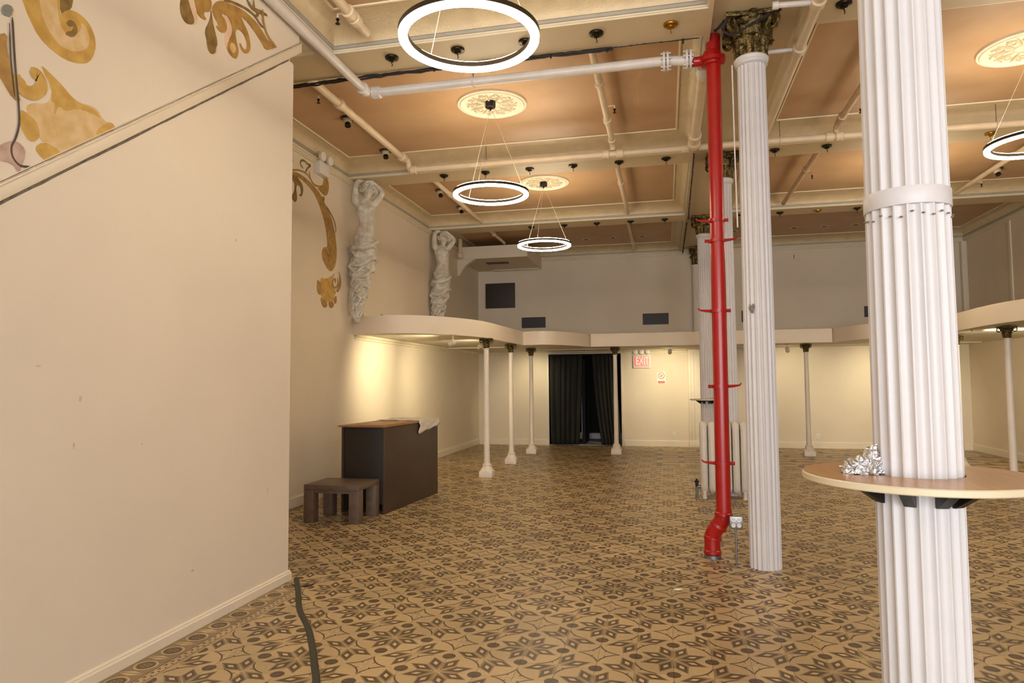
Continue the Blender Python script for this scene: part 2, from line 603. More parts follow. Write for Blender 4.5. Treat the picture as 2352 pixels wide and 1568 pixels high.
# ---- stair enclosure wall with raking moulding and painted mural
def yz(x_face):
    return lambda u, v, w: (x_face + w, u, v)
LK = lambda y_: 2.297 + .7485 * (y_ - 2.406)
ws = MB().prism([(-.66, 0), (4.81, 0), (4.81, 4.035), (4.79, 4.045), (4.735, 4.040)], -.019, 0, yz(XST)).build('wall_stair', 'wall_stair', smooth=False)
tag(ws, 'tall cream wall of the stair enclosure with raking moulding and gold mural', 'wall', kind='structure')
MB().prism([(YF, 0), (4.79, 0), (4.79, 4.1), (4.93, 4.2), (4.93, ZS - .002), (YF, ZS - .002)], -.17, -.02, yz(XST)).build('upper_wall', 'wall_stair', ws, smooth=False)
def rake(a, b, x0, x1, nm, m, ya=-.6, ye=4.93):
    q = MB().prism([(ya, LK(ya) + a), (ye, LK(ye) + a - .012), (ye, LK(ye) + b - .012), (ya, LK(ya) + b)], x0, x1, yz(XST))
    return q.build(nm, m, ws, bevel=.003)
rake(.022, .095, -.0195, .004, 'raking_moulding', 'trim')
rake(.092, .100, -.0195, .010, 'moulding_bead', 'trim')
rake(.109, .114, -.0195, -.008, 'moulding_bead', 'trim')
random.seed(17)
def jagged_strip(a, w, x_, nm, m, y0_=-.4, y1_=4.80, n=70):  # uneven strip, darker than the wall, laid along the raking moulding
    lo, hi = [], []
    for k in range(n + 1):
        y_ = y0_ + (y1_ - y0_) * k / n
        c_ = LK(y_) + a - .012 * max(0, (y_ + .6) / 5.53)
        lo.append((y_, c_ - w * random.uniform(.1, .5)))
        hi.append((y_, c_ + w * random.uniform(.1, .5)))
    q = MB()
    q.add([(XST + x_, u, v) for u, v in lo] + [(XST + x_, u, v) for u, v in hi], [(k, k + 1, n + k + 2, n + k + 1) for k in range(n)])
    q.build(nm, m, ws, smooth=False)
jagged_strip(.014, .022, .0012, 'joint_strip', 'joint_dark', y1_=4.74)
jagged_strip(.104, .010, .0005, 'joint_strip', 'joint_line')
bs = MB().prism([(0, 0), (.022, 0), (.022, .052), (.013, .058), (.013, .066), (.004, .074), (0, .074)], -.7, 4.825, lambda u, v, w: (XST + u, w, v))
o = bs.build('baseboard_stair', 'trim', smooth=False)
tag(o, 'low white baseboard at the foot of the stair wall', 'baseboard', kind='structure')

def stroke_poly(pts, w):
    P = smoothpath([(a, b, 0) for a, b in pts], 4)
    L1, L2 = [], []
    n = len(P)
    for i in range(n):
        t = (P[min(i + 1, n - 1)] - P[max(i - 1, 0)]).normalized()
        nn = Vector((-t.y, t.x, 0))
        ww = w * .75 * (1 if 1 < i < n - 2 else .55)
        L1.append((P[i] + nn * ww)[:2])
        L2.append((P[i] - nn * ww)[:2])
    return L1 + L2[::-1]
def chaikin(p):
    o_ = []
    for i in range(len(p)):
        a, b = p[i], p[(i + 1) % len(p)]
        o_ += [(a[0] * .75 + b[0] * .25, a[1] * .75 + b[1] * .25), (a[0] * .25 + b[0] * .75, a[1] * .25 + b[1] * .75)]
    return o_
def paint(lst, x_face, parent):
    for k, (nm, c_, kd, w, pts) in enumerate(lst):
        d = .0012 + .00025 * k
        if kd == 's':
            # a painted line: a strip of quads
            P = stroke_poly(pts, w)
            n = len(P) // 2
            q = MB()
            A, B_ = P[:n], P[n:][::-1]
            vs = [(x_face + d, a, b) for a, b in A] + [(x_face + d, a, b) for a, b in B_]
            q.add(vs, [(i, i + 1, n + i + 1, n + i) for i in range(n - 1)])
            q.build(nm, 'mural_' + c_, parent, smooth=False)
        else:
            MB().prism(chaikin(pts), 0, d, yz(x_face)).build(nm, 'mural_' + c_, parent, smooth=False)
MURAL_STAIR=[
 ('mural_scroll','gold','p',0,[(2.481,3.307),(2.494,3.281),(2.526,3.22),(2.583,3.148),(2.654,3.119),(2.733,3.107),(2.815,3.125),(2.879,3.163),(2.91,3.237),(2.912,3.294),(2.888,3.345),(2.85,3.375),(2.799,3.384),(2.758,3.377),(2.724,3.356),(2.696,3.317),(2.692,3.356),(2.69,3.426)]),
 ('mural_scroll_stalk','olive','p',0,[(2.69,3.426),(2.775,3.475),(2.766,3.433),(2.758,3.38),(2.724,3.356),(2.696,3.32)]),
 ('mural_scroll_highlight','pale','p',0,[(2.576,3.349),(2.67,3.403),(2.678,3.348),(2.694,3.274),(2.729,3.239),(2.783,3.254),(2.823,3.311),(2.815,3.344),(2.851,3.338),(2.875,3.288),(2.862,3.226),(2.786,3.171),(2.705,3.162),(2.645,3.196),(2.598,3.253)]),
 ('mural_scroll_eye','olive','s',0.018,[(2.729,3.239),(2.769,3.259),(2.785,3.295),(2.767,3.313),(2.747,3.299),(2.744,3.286)]),
 ('mural_fan','pale','p',0,[(2.588,3.025),(2.658,3.0),(2.711,2.977),(2.766,2.941),(2.822,2.928),(2.894,2.941),(2.935,2.936),(2.978,2.89),(3.032,2.904),(3.057,2.881),(2.988,2.818),(2.803,2.675),(2.73,2.627),(2.67,2.648),(2.607,2.66),(2.599,2.708),(2.543,2.748),(2.527,2.792),(2.564,2.823),(2.625,2.842),(2.656,2.872),(2.66,2.931),(2.64,2.969)]),
 ('mural_fan_ridge','gold','p',0,[(2.591,3.026),(2.664,2.997),(2.718,2.974),(2.773,2.938),(2.829,2.925),(2.909,2.932),(2.97,2.893),(2.895,2.902),(2.809,2.893),(2.742,2.848),(2.702,2.867),(2.684,2.808),(2.674,2.822),(2.682,2.871),(2.656,2.866),(2.664,2.933)]),
 ('mural_fan_petal','gold','p',0,[(2.501,2.765),(2.531,2.765),(2.579,2.745),(2.606,2.699),(2.595,2.653),(2.553,2.633),(2.517,2.667),(2.497,2.72)]),
 ('mural_fan_petal','gold','p',0,[(2.578,2.616),(2.626,2.658),(2.69,2.654),(2.727,2.632),(2.661,2.564),(2.61,2.582)]),
 ('mural_fan_petal','gold','p',0,[(2.925,2.793),(2.942,2.839),(2.986,2.881),(3.032,2.904),(3.057,2.881),(2.988,2.818)]),
 ('mural_hook','gold','s',0.042,[(2.478,2.919),(2.509,2.867),(2.557,2.865),(2.601,2.906),(2.6,2.945),(2.578,2.964),(2.548,2.951)]),
 ('mural_strip','olivegold','p',0,[(2.373,3.053),(2.426,3.091),(2.424,3.014),(2.449,2.95),(2.481,2.844),(2.506,2.8),(2.465,2.8),(2.419,2.85),(2.379,2.896)]),
 ('mural_bird_body','pink','p',0,[(2.397,2.555),(2.445,2.598),(2.495,2.615),(2.531,2.589),(2.527,2.533),(2.505,2.499),(2.524,2.472),(2.501,2.471),(2.471,2.505),(2.399,2.498)]),
 ('mural_cord','dark','s',0.007,[(2.446,3.172),(2.451,3.12),(2.464,2.99),(2.477,2.886),(2.488,2.809),(2.497,2.703),(2.483,2.628),(2.464,2.577),(2.473,2.532),(2.511,2.506),(2.572,2.52)]),
 ('mural_cord','dark','s',0.0049,[(2.433,3.138),(2.444,2.991),(2.46,2.879),(2.471,2.813)]),
 ('mural_smudge','grey','p',0,[(2.39,3.179),(2.41,3.218),(2.45,3.223),(2.44,3.169),(2.402,3.159)]),
 ('mural_leaf','olive','p',0,[(3.538,3.879),(3.534,3.863),(3.528,3.813),(3.541,3.768),(3.572,3.745),(3.607,3.746),(3.648,3.767),(3.66,3.799),(3.651,3.827),(3.62,3.857),(3.598,3.898),(3.595,3.911)]),
 ('mural_leaf_shadow','blush','p',0,[(3.6,3.914),(3.63,3.844),(3.662,3.8),(3.652,3.769),(3.679,3.787),(3.691,3.83),(3.682,3.854),(3.648,3.941)]),
 ('mural_stalk','olivegold','p',0,[(3.648,3.941),(3.666,3.885),(3.693,3.856),(3.725,3.848),(3.766,3.856),(3.773,3.87),(3.751,3.877),(3.748,3.897),(3.767,3.915),(3.794,3.926),(3.816,3.953),(3.826,4.003),(3.808,4.031)]),
 ('mural_spade_leaf','olive','p',0,[(3.818,3.958),(3.817,3.908),(3.796,3.852),(3.77,3.805),(3.765,3.765),(3.78,3.743),(3.789,3.688),(3.812,3.666),(3.84,3.664),(3.874,3.695),(3.873,3.725),(3.889,3.752),(3.883,3.791),(3.859,3.832),(3.84,3.875),(3.825,3.927)]),
 ('mural_leaf_shadow','blush','p',0,[(3.942,3.994),(3.996,3.996),(4.033,3.964),(4.044,3.911),(4.0,3.834),(3.983,3.764),(3.959,3.798),(3.951,3.856),(3.986,3.905),(3.979,3.948)]),
 ('mural_big_curl','olivegold','p',0,[(3.827,3.962),(3.843,4.001),(3.876,4.043),(3.928,4.079),(3.993,4.096),(4.079,4.124),(4.175,4.14),(4.268,4.141),(4.344,4.131),(4.416,4.1),(4.475,4.07),(4.602,4.085),(4.55,4.053),(4.447,3.984),(4.389,4.019),(4.304,4.056),(4.229,4.079),(4.137,4.087),(4.164,4.053),(4.217,4.016),(4.245,3.972),(4.257,3.916),(4.241,3.872),(4.202,3.841),(4.156,3.839),(4.129,3.874),(4.136,3.889),(4.162,3.866),(4.195,3.866),(4.214,3.887),(4.216,3.925),(4.185,3.967),(4.146,3.979),(4.108,3.975),(4.077,3.944),(4.084,3.9),(4.098,3.867),(4.118,3.829),(4.113,3.786),(4.088,3.749),(4.039,3.747),(3.995,3.769),(3.988,3.813),(4.023,3.861),(4.047,3.912),(4.039,3.968),(4.001,4.003),(3.953,4.0),(3.924,3.981),(3.954,3.966),(3.985,3.943),(3.98,3.902),(3.951,3.862),(3.904,3.855),(3.869,3.875),(3.898,3.882),(3.891,3.902),(3.856,3.921)]),
 ('mural_curl_bud','pale','p',0,[(4.036,3.844),(4.073,3.847),(4.087,3.814),(4.063,3.77),(4.025,3.784),(4.019,3.812)]),
 ('mural_tendril','olive','s',0.0123,[(3.945,4.089),(4.023,4.124),(4.11,4.149),(4.207,4.17),(4.302,4.171),(4.372,4.145),(4.415,4.142)]),
 ('mural_tendril','olive','s',0.0189,[(4.199,4.243),(4.266,4.214),(4.356,4.234),(4.456,4.26)]),
 ('mural_tendril','olive','s',0.0151,[(4.285,4.283),(4.293,4.225),(4.342,4.21),(4.308,4.171)]),
 ('mural_tendril','olivegold','s',0.0163,[(4.397,4.273),(4.406,4.197),(4.444,4.132),(4.504,4.093),(4.587,4.078)]),
]
MURAL_LEFT=[
 ('mural_arch','olivegold','p',0,[(7.267,4.009),(7.402,4.068),(7.514,4.11),(7.629,4.117),(7.763,4.11),(7.918,4.083),(8.013,4.054),(8.126,4.02),(8.226,3.964),(8.295,3.899),(8.416,3.811),(8.505,3.714),(8.578,3.56),(8.616,3.42),(8.638,3.315),(8.62,3.183),(8.568,3.081),(8.481,3.012),(8.377,3.025),(8.274,3.099),(8.206,3.178),(8.213,3.261),(8.27,3.317),(8.346,3.323),(8.363,3.374),(8.317,3.571),(8.247,3.696),(8.146,3.828),(8.047,3.925),(7.935,3.992),(7.78,4.036),(7.63,4.063),(7.486,4.059),(7.267,3.987)]),
 ('mural_leaf','olive','p',0,[(7.321,4.018),(7.43,4.05),(7.543,4.076),(7.631,4.04),(7.706,3.999),(7.725,3.942),(7.708,3.875),(7.664,3.828),(7.605,3.855),(7.634,3.855),(7.671,3.88),(7.647,3.952),(7.589,3.966),(7.546,3.923),(7.577,3.824),(7.571,3.761),(7.529,3.727),(7.464,3.748),(7.436,3.786),(7.505,3.851),(7.517,3.946),(7.474,3.987),(7.404,3.982),(7.322,3.95)]),
 ('mural_bow','olive','s',0.019,[(7.716,4.214),(7.649,4.24),(7.656,4.289),(7.729,4.317),(7.821,4.302),(7.89,4.304),(7.822,4.247),(7.762,4.173)]),
 ('mural_tendril','olivegold','s',0.0156,[(7.32,4.062),(7.556,4.143),(7.702,4.167),(7.823,4.16),(7.917,4.115)]),
 ('mural_tendril','olivegold','s',0.0178,[(7.868,4.229),(7.885,4.146),(7.98,4.085),(8.125,4.093),(8.224,4.137),(8.239,4.208)]),
 ('mural_hook','olivegold','p',0,[(8.237,4.308),(8.323,4.283),(8.384,4.225),(8.393,4.143),(8.36,4.058),(8.293,4.007),(8.192,4.021),(8.061,4.059),(8.191,4.103),(8.24,4.159),(8.256,4.23),(8.189,4.235),(8.164,4.244),(8.221,4.27)]),
 ('mural_bud','olive','p',0,[(8.193,3.972),(8.259,4.002),(8.28,3.953),(8.244,3.926),(8.19,3.938)]),
 ('mural_sliver','olive','s',0.0153,[(8.295,3.89),(8.416,3.828),(8.54,3.739),(8.595,3.64),(8.587,3.57)]),
 ('mural_bud','red','p',0,[(7.399,4.23),(7.454,4.26),(7.469,4.23),(7.442,4.187),(7.407,4.195)]),
 ('mural_arch_eye','olive','s',0.0195,[(8.404,3.337),(8.421,3.271),(8.421,3.233),(8.382,3.219),(8.355,3.24)]),
 ('mural_fan','gold','p',0,[(8.204,2.897),(8.303,2.886),(8.489,2.955),(8.584,3.019),(8.537,2.954),(8.49,2.879),(8.507,2.812),(8.571,2.783),(8.621,2.743),(8.572,2.706),(8.533,2.648),(8.526,2.601),(8.431,2.59),(8.369,2.583),(8.307,2.621),(8.186,2.644),(8.222,2.715),(8.206,2.779),(8.168,2.833)]),
 ('mural_fan_petal','olivegold','p',0,[(8.094,2.852),(8.153,2.838),(8.214,2.78),(8.222,2.715),(8.171,2.649),(8.104,2.678),(8.081,2.733)]),
 ('mural_fan_petal','olivegold','p',0,[(8.186,2.637),(8.307,2.614),(8.377,2.562),(8.355,2.514),(8.263,2.497),(8.202,2.557)]),
 ('mural_fan_petal','red','p',0,[(8.4,2.579),(8.462,2.605),(8.526,2.605),(8.566,2.567),(8.495,2.51),(8.432,2.522)]),
 ('mural_fan_petal','olivegold','p',0,[(8.533,2.648),(8.621,2.712),(8.638,2.652),(8.623,2.596),(8.574,2.583)]),
 ('mural_curl','olivegold','p',0,[(8.682,3.077),(8.75,2.978),(8.771,2.903),(8.735,2.804),(8.653,2.747),(8.628,2.774),(8.669,2.834),(8.701,2.893),(8.716,2.981)]),
 ('mural_curl','olivegold','s',0.0198,[(8.658,2.965),(8.665,2.872),(8.603,2.81),(8.531,2.823),(8.514,2.882),(8.553,2.926),(8.594,2.916),(8.578,2.876)]),
]

paint(MURAL_STAIR, XST - .02, ws)
for (y_, z_, a, b) in ((2.62, 1.59, .014, .006), (2.86, 1.43, .007, .018), (2.83, 1.20, .006, .022), (3.28, 1.17, .005, .008), (3.72, .36, .013, .012), (4.52, .72, .005, .03), (3.9, 2.62, .007, .005), (4.1, 2.48, .011, .012)):
    q = MB().prism([(y_ + a * (1 + .35 * math.sin(7 * k)) * math.cos(k * .785), z_ + b * (1 + .35 * math.sin(5 * k)) * math.sin(k * .785)) for k in range(8)], 0, .0008, yz(XST))
    q.build('wall_stain', 'stain', ws, smooth=False)

# ---- left wall
wl = MB().box(XL - .2, XL, YF - .2, YB + .2, -.1, 4.70).build('wall_left', 'wall', smooth=False)
tag(wl, 'long cream left wall with gold scroll mural', 'wall', kind='structure')
paint(MURAL_LEFT, XL, wl)
BBP = [(0, 0), (.020, 0), (.020, .118), (.012, .128), (.012, .136), (0, .142)]
def baseboard(name, label, a, b, fn):
    o = MB().prism(BBP, a, b, fn).build(name, 'trim', smooth=False)
    return tag(o, label, 'baseboard', kind='structure')
baseboard('baseboard_left', 'white baseboard along the left wall', 4.9, YB - .02, lambda u, v, w: (XL + u, w, v))
CRP = [(0, 0), (.018, .004), (.018, .022), (.030, .026), (.030, .046), (.046, .052), (.046, .068), (0, .068)]
o = MB().prism(CRP, 4.95, YB, lambda u, v, w: (XL + u, w, ZS - .069 + v)).build('trim_1', 'moulding', smooth=False)
tag(o, 'stepped crown moulding along the top of the left wall', 'moulding', kind='structure')

# ---- back wall with the curtained doorway
wb = MB()
DX0, DX1, DZ = -2.70, -1.01, 2.13
wb.box(XL - .2, DX0, YB, YB + .2, -.1, 4.70).box(DX1, XR + .2, YB, YB + .2, -.1, 4.70).box(DX0, DX1, YB, YB + .2, DZ, 4.70)
wb = wb.build('wall_back', 'wall', smooth=False)
tag(wb, 'cream back wall with doorway, vents and dark panel above the mezzanine', 'wall', kind='structure')
baseboard('baseboard_back', 'white baseboard on the back wall left of the doorway', XL + .02, DX0 - .02, lambda u, v, w: (w, YB - u, v))
baseboard('baseboard_back', 'white baseboard on the back wall between doorway and pilaster', DX1 + .06, .50, lambda u, v, w: (w, YB - u, v))
baseboard('baseboard_back', 'white baseboard on the back wall right of the pilaster', .98, XR - .02, lambda u, v, w: (w, YB - u, v))
o = MB().prism(CRP, XL + .05, XR, lambda u, v, w: (w, YB - u, ZS - .069 + v)).build('trim_2', 'moulding', smooth=False)
tag(o, 'stepped crown moulding along the top of the back wall', 'moulding', kind='structure')
tp = MB().box(.50, .98, YB - .09, YB, 0, 2.195).build('trim_3', 'trim', bevel=.006)
tag(tp, 'panelled white pilaster on the back wall beneath the mezzanine', 'pilaster', kind='structure')
for a in (.535, .60, .86, .925):
    MB().box(a, a + .025, YB - .10, YB - .088, .18, 2.12).build('pilaster_rib', 'trim', tp, bevel=.004)
MB().box(.49, .99, YB - .115, YB - .001, 0, .15).build('pilaster_foot', 'trim', tp, bevel=.006)

# doorway: casing, dark hall behind
dr = thing('door_1', 'dark doorway opening behind the black curtains', 'doorway', (-1.86, YB + .1, 0), kind='structure')
MB().box(DX0 - .05, DX0, YB - .015, YB + .2, 0, DZ + .05).build('door_jamb', 'trim', dr, bevel=.004)
MB().box(DX1, DX1 + .05, YB - .015, YB + .2, 0, DZ + .05).build('door_jamb', 'trim', dr, bevel=.004)
MB().box(DX0, DX1, YB - .015, YB + .2, DZ, DZ + .05).build('door_head', 'trim', dr, bevel=.004)
q = MB()
q.box(DX0 - .1, DX0 - .02, YB + .2, YB + 3, 0, 2.6).box(DX1 + .02, DX1 + .1, YB + .2, YB + 3, 0, 2.6).box(DX0 - .1, DX1 + .1, YB + 2.9, YB + 3, 0, 2.6).box(DX0 - .1, DX1 + .1, YB + .2, YB + 3, 2.5, 2.6)
q.build('hall_walls', 'dark_room', dr, smooth=False)
MB().box(DX0 - .1, DX1 + .1, YB + .05, YB + .75, -.05, .005).build('hall_threshold', 'step_white', dr, smooth=False)
MB().box(DX0 - .1, DX1 + .1, YB + .75, YB + 3, -.05, .004).build('hall_floor', 'hall_floor', dr, smooth=False)
MB().box(DX0 - .1, DX1 + .1, YB + 1.9, YB + 2.3, .0, .14).build('hall_step', 'step_white', dr, bevel=.004)
dl = MB().box(-1.95, -1.88, YB + .25, YB + 1.1, .02, 2.02).build('door_leaf', 'dark_room', dr, smooth=False)
MB().box(-1.965, -1.952, YB + .245, YB + .27, .25, 1.85).build('door_edge_strip', 'steel', dl, smooth=False)

# ---- right wall
wr = MB().box(XR, XR + .2, YF - .2, YB + .2, -.1, 4.70).build('wall_right', 'wall', smooth=False)
tag(wr, 'cream right wall beyond the mezzanine', 'wall', kind='structure')
baseboard('baseboard_right', 'white baseboard along the right wall', YF, YB - .02, lambda u, v, w: (XR - u, w, v))
o = MB().prism(CRP, YF, YB - .05, lambda u, v, w: (XR - u, w, ZS - .069 + v)).build('trim_4', 'moulding', smooth=False)
tag(o, 'stepped crown moulding along the top of the right wall', 'moulding', kind='structure')
o = MB().box(XR - .025, XR, 14.0, 14.12, 2.456, ZS - .07).build('trim_5', 'trim', bevel=.005)
tag(o, 'narrow vertical batten on the upper right wall', 'batten', kind='structure')
o = MB().box(XR - .10, XR, YB - .12, YB, 2.456, ZS - .07).build('trim_6', 'trim', bevel=.005)
tag(o, 'square corner post in the upper right back corner', 'batten', kind='structure')

# ---- front wall behind the camera with the shop window the daylight comes through
wf = MB()
wf.box(XL - .2, -2.6, YF - .2, YF, -.1, 4.7).box(6.0, XR + .2, YF - .2, YF, -.1, 4.7).box(-2.6, 6.0, YF - .2, YF, 4.0, 4.7).box(-2.6, 6.0, YF - .2, YF, -.1, .25)
wf = wf.build('wall_front', 'wall', smooth=False)
tag(wf, 'front wall behind the viewer with a wide shop window', 'wall', kind='structure')
wn = thing('window_1', 'wide shop window frame in the front wall', 'window', (1.7, YF - .1, .25), kind='structure')
for x_ in (-2.6, -.45, 1.67, 3.8, 5.94):
    MB().box(x_, x_ + .06, YF - .14, YF - .08, .25, 4.0).build('mullion', 'trim', wn, bevel=.004)
for z_ in (.25, 2.9, 3.94):
    MB().box(-2.6, 6.0, YF - .135, YF - .085, z_, z_ + .06).build('transom', 'trim', wn, bevel=.004)

# ---- mezzanine round the back of the hall
EDGE = [
    smoothpath([(XL, 9.16, 0), (-3.80, 9.02, 0), (-3.24, 9.38, 0), (-2.83, 10.24, 0), (-2.72, 11.47, 0), (-2.66, 12.85, 0)], 6),
    smoothpath([(-2.66, 12.85, 0), (-2.20, 12.80, 0), (-1.80, 13.30, 0), (-1.48, 14.06, 0)], 6),
    [Vector((-1.48, 13.95, 0)), Vector((3.10, 13.95, 0))],
    smoothpath([(3.10, 14.06, 0), (3.36, 13.20, 0), (3.66, 12.85, 0), (4.16, 12.90, 0)], 6),
    smoothpath([(4.16, 12.90, 0), (4.22, 11.41, 0), (4.18, 10.20, 0), (4.28, 9.46, 0), (4.62, 8.50, 0), (5.3, 7.92, 0), (XR, 7.8, 0)], 6)]
outline = []
for e in EDGE:
    for i, p in enumerate(e):
        t = (e[min(i + 1, len(e) - 1)] - e[max(i - 1, 0)]).normalized()
        outline.append((min(XR, max(XL, p.x - t.y * .03)), p.y + t.x * .03))
slab = outline + [(XR, YB), (XL, YB)]
clean = []
for p in slab:
    if not clean or (p[0] - clean[-1][0]) ** 2 + (p[1] - clean[-1][1]) ** 2 > 1e-6:
        clean.append(p)
mz = MB().prism(clean, 2.205, 2.40).build('mezzanine_floor', 'soffit_white', smooth=False)
tag(mz, 'curved mezzanine balcony slab round the back of the hall', 'mezzanine', kind='structure')
for e in EDGE:
    out, inn = [], []
    for i, p in enumerate(e):
        t = (e[min(i + 1, len(e) - 1)] - e[max(i - 1, 0)]).normalized()
        n_ = Vector((-t.y, t.x, 0))
        out.append((p.x, p.y))
        inn.append((p.x + n_.x * .05, p.y + n_.y * .05))
    MB().prism(out + inn[::-1], 2.195, 2.455).build('fascia', 'fascia', mz, angle=30)
# mouldings under the mezzanine, along the walls
o = MB().prism([(0, 0), (.02, .005), (.02, .03), (.045, .045), (.06, .075), (0, .075)], 9.2, YB - .06, lambda u, v, w: (XL + u, w, 2.128 + v)).build('trim_7', 'moulding', smooth=False)
tag(o, 'small cornice under the mezzanine on the left wall', 'moulding', kind='structure')
o = MB().prism([(0, 0), (.02, .005), (.02, .03), (.045, .045), (.06, .075), (0, .075)], XL + .06, .48, lambda u, v, w: (w, YB - u, 2.128 + v)).build('trim_8', 'moulding', smooth=False)
tag(o, 'small cornice under the mezzanine on the back wall', 'moulding', kind='structure')
# shallow battens on the mezzanine soffit
for a in ((-4.35, -2.9, 13.4, 13.5), (-2.7, 6.0, 14.9, 14.98), (4.4, 6.1, 11.2, 11.28)):
    MB().box(a[0], a[1], a[2], a[3], 2.18, 2.2045).build('soffit_batten', 'moulding', mz, bevel=.005)

# ---- air conditioning bulkhead in the back left corner
bk = MB().box(XL, -2.845, 14.25, YB - .05, 4.18, ZS + .02).build('bulkhead', 'wall', smooth=False)
tag(bk, 'boxed plaster bulkhead hung in the back left corner above the mezzanine', 'bulkhead', kind='structure')
MB().box(-3.9, -3.4, 14.75, 14.95, 4.165, 4.18).build('bulkhead_grille', 'vent_slat', bk, bevel=.003)
MB().box(-4.0, -2.86, 15.80, 15.86, 4.16, 4.18).build('bulkhead_trim', 'trim', bk, bevel=.003)
# curved bracket under the bulkhead
pts = [(0, 0), (.42, 0)] + [(.42 - .42 * math.sin(t * PI / 16), -.42 + .42 * math.cos(t * PI / 16) - .0) for t in range(0, 9)][1:]
MB().prism([(0, 0), (.40, 0), (.30, -.05), (.2, -.12), (.12, -.22), (.06, -.34), (0, -.36)], 14.28, 14.40, lambda u, v, w: (XL + u, w, 4.18 + v)).build('bulkhead_bracket', 'wall', bk, angle=50)
# ================================================================== THINGS
# ---- acanthus capital (used for the big columns and, smaller, for the mezzanine posts)
def leaf_mesh(w, h, curl, cx=0.0):
    """leaf standing at x=cx facing +x, curling outwards at the tip"""
    q = MB()
    NU, NV = 7, 7
    front, back = [], []
    for j in range(NV):
        t = j / (NV - 1)
        z = h * math.sin(min(1, t * 1.12) * PI / 2) - (h * .16 * max(0, t - .75) / .25)
        ox = curl * t ** 2.2
        for i in range(NU):
            s = (i / (NU - 1) - .5) * 2
            ww = w / 2 * (.75 + .35 * math.sin(t * PI)) * (1 - .55 * max(0, t - .6) / .4)
            ser = 1 + .13 * math.sin(t * 17) * abs(s)
            x = cx + ox - .22 * w * s * s + .09 * w * math.cos(s * 7) * (1 - abs(s) * .3)
            front.append((x, s * ww * ser, z))
            back.append((x - w * .10, s * ww * ser, z - .01 * h))
    n = NU * NV
    fs = []
    for j in range(NV - 1):
        for i in range(NU - 1):
            a = j * NU + i
            fs.append((a, a + 1, a + NU + 1, a + NU))
            fs.append((n + a, n + a + NU, n + a + NU + 1, n + a + 1))
    for j in range(NV - 1):
        a = j * NU
        fs.append((a, a + NU, n + a + NU, n + a))
        a = j * NU + NU - 1
        fs.append((a + NU, a, n + a, n + a + NU))
    for i in range(NU - 1):
        a = (NV - 1) * NU + i
        fs.append((a, a + 1, n + a + 1, n + a))
    q.add(front + back, fs)
    return q

def make_capital(parent, z0, rb, rt, h, m):
    """capital part with leaf, volute and abacus sub-parts, standing at local z0 of parent"""
    bell = MB().lathe([(rb * .98, 0), (rb * 1.02, h * .1), (rb * 1.05, h * .45), (rb * 1.3, h * .75), (rt * .82, h * .88), (rt * .80, h * .9)], 24, cz=z0)
    cap = bell.build('capital', m, parent)
    l1 = leaf_mesh(rb * .95, h * .50, rb * .50)
    l2 = leaf_mesh(rb * .95, h * .80, rb * .62)
    me1 = me2 = None
    for tier, (lm, n, off) in enumerate(((l1, 8, 0), (l2, 8, PI / 8))):
        me = None
        for k in range(n):
            if me is None:
                o = lm.build('acanthus_leaf', m)
                me = o.data
            else:
                o = bpy.data.objects.new('acanthus_leaf', me)
                COL.objects.link(o)
            o.parent = cap
            a = 2 * PI * k / n + off
            r_ = rb * (1.04 if tier == 0 else 1.0)
            o.location = (r_ * math.cos(a), r_ * math.sin(a), z0 + (0.01 * h if tier == 0 else .04 * h))
            o.rotation_euler = (0, 0, a)
    vm = None
    for k in range(4):
        a = PI / 4 + k * PI / 2
        if vm is None:
            pts, rr = [], []
            for t in range(22):
                an = PI * .5 - t * .42
                q_ = h * .20 * (1 - t / 26)
                pts.append((rt * 1.12 - h * .10 + q_ * math.cos(an), 0, h * .70 + q_ * math.sin(an)))
                rr.append(h * .055 * (1 - t / 40))
            lead = [(rb * 1.15, 0, h * .50), (rb * 1.4, 0, h * .72), (rt * .95, 0, h * .86)]
            o = MB().tube(lead + pts, [h * .05] * 3 + rr, 8).build('volute', m)
            vm = o.data
        else:
            o = bpy.data.objects.new('volute', vm)
            COL.objects.link(o)
        o.parent = cap
        o.location = (0, 0, z0)
        o.rotation_euler = (0, 0, a)
    pl = []
    for k in range(4):
        a0 = PI / 4 + k * PI / 2
        c0, c1 = Vector((math.cos(a0), math.sin(a0))) * rt * 1.32, Vector((math.cos(a0 + PI / 2), math.sin(a0 + PI / 2))) * rt * 1.32
        mid = (c0 + c1) * .5 * .86
        for t in range(6):
            t_ = t / 6
            p = c0 * (1 - t_) ** 2 + mid * 2 * t_ * (1 - t_) + c1 * t_ * t_
            pl.append((p.x, p.y))
    MB().prism(pl, z0 + h * .88, z0 + h * .995).build('abacus', m, cap, bevel=h * .02)
    fo = None
    for k in range(4):
        a = k * PI / 2
        o = MB().lathe([(0, -.3), (.6, -.2), (1, .1), (.7, .45), (.25, .55), (0, .5)], 10).build('fleuron', m) if fo is None else bpy.data.objects.new('fleuron', fo)
        if fo is None:
            fo = o.data
        else:
            COL.objects.link(o)
        o.parent = cap
        o.location = (rt * .92 * math.cos(a), rt * .92 * math.sin(a), z0 + h * .90)
        o.rotation_euler = (0, PI / 2, 0) if k % 2 == 0 else (PI / 2, 0, 0)
        o.scale = (h * .12, h * .12, h * .10)
    return cap

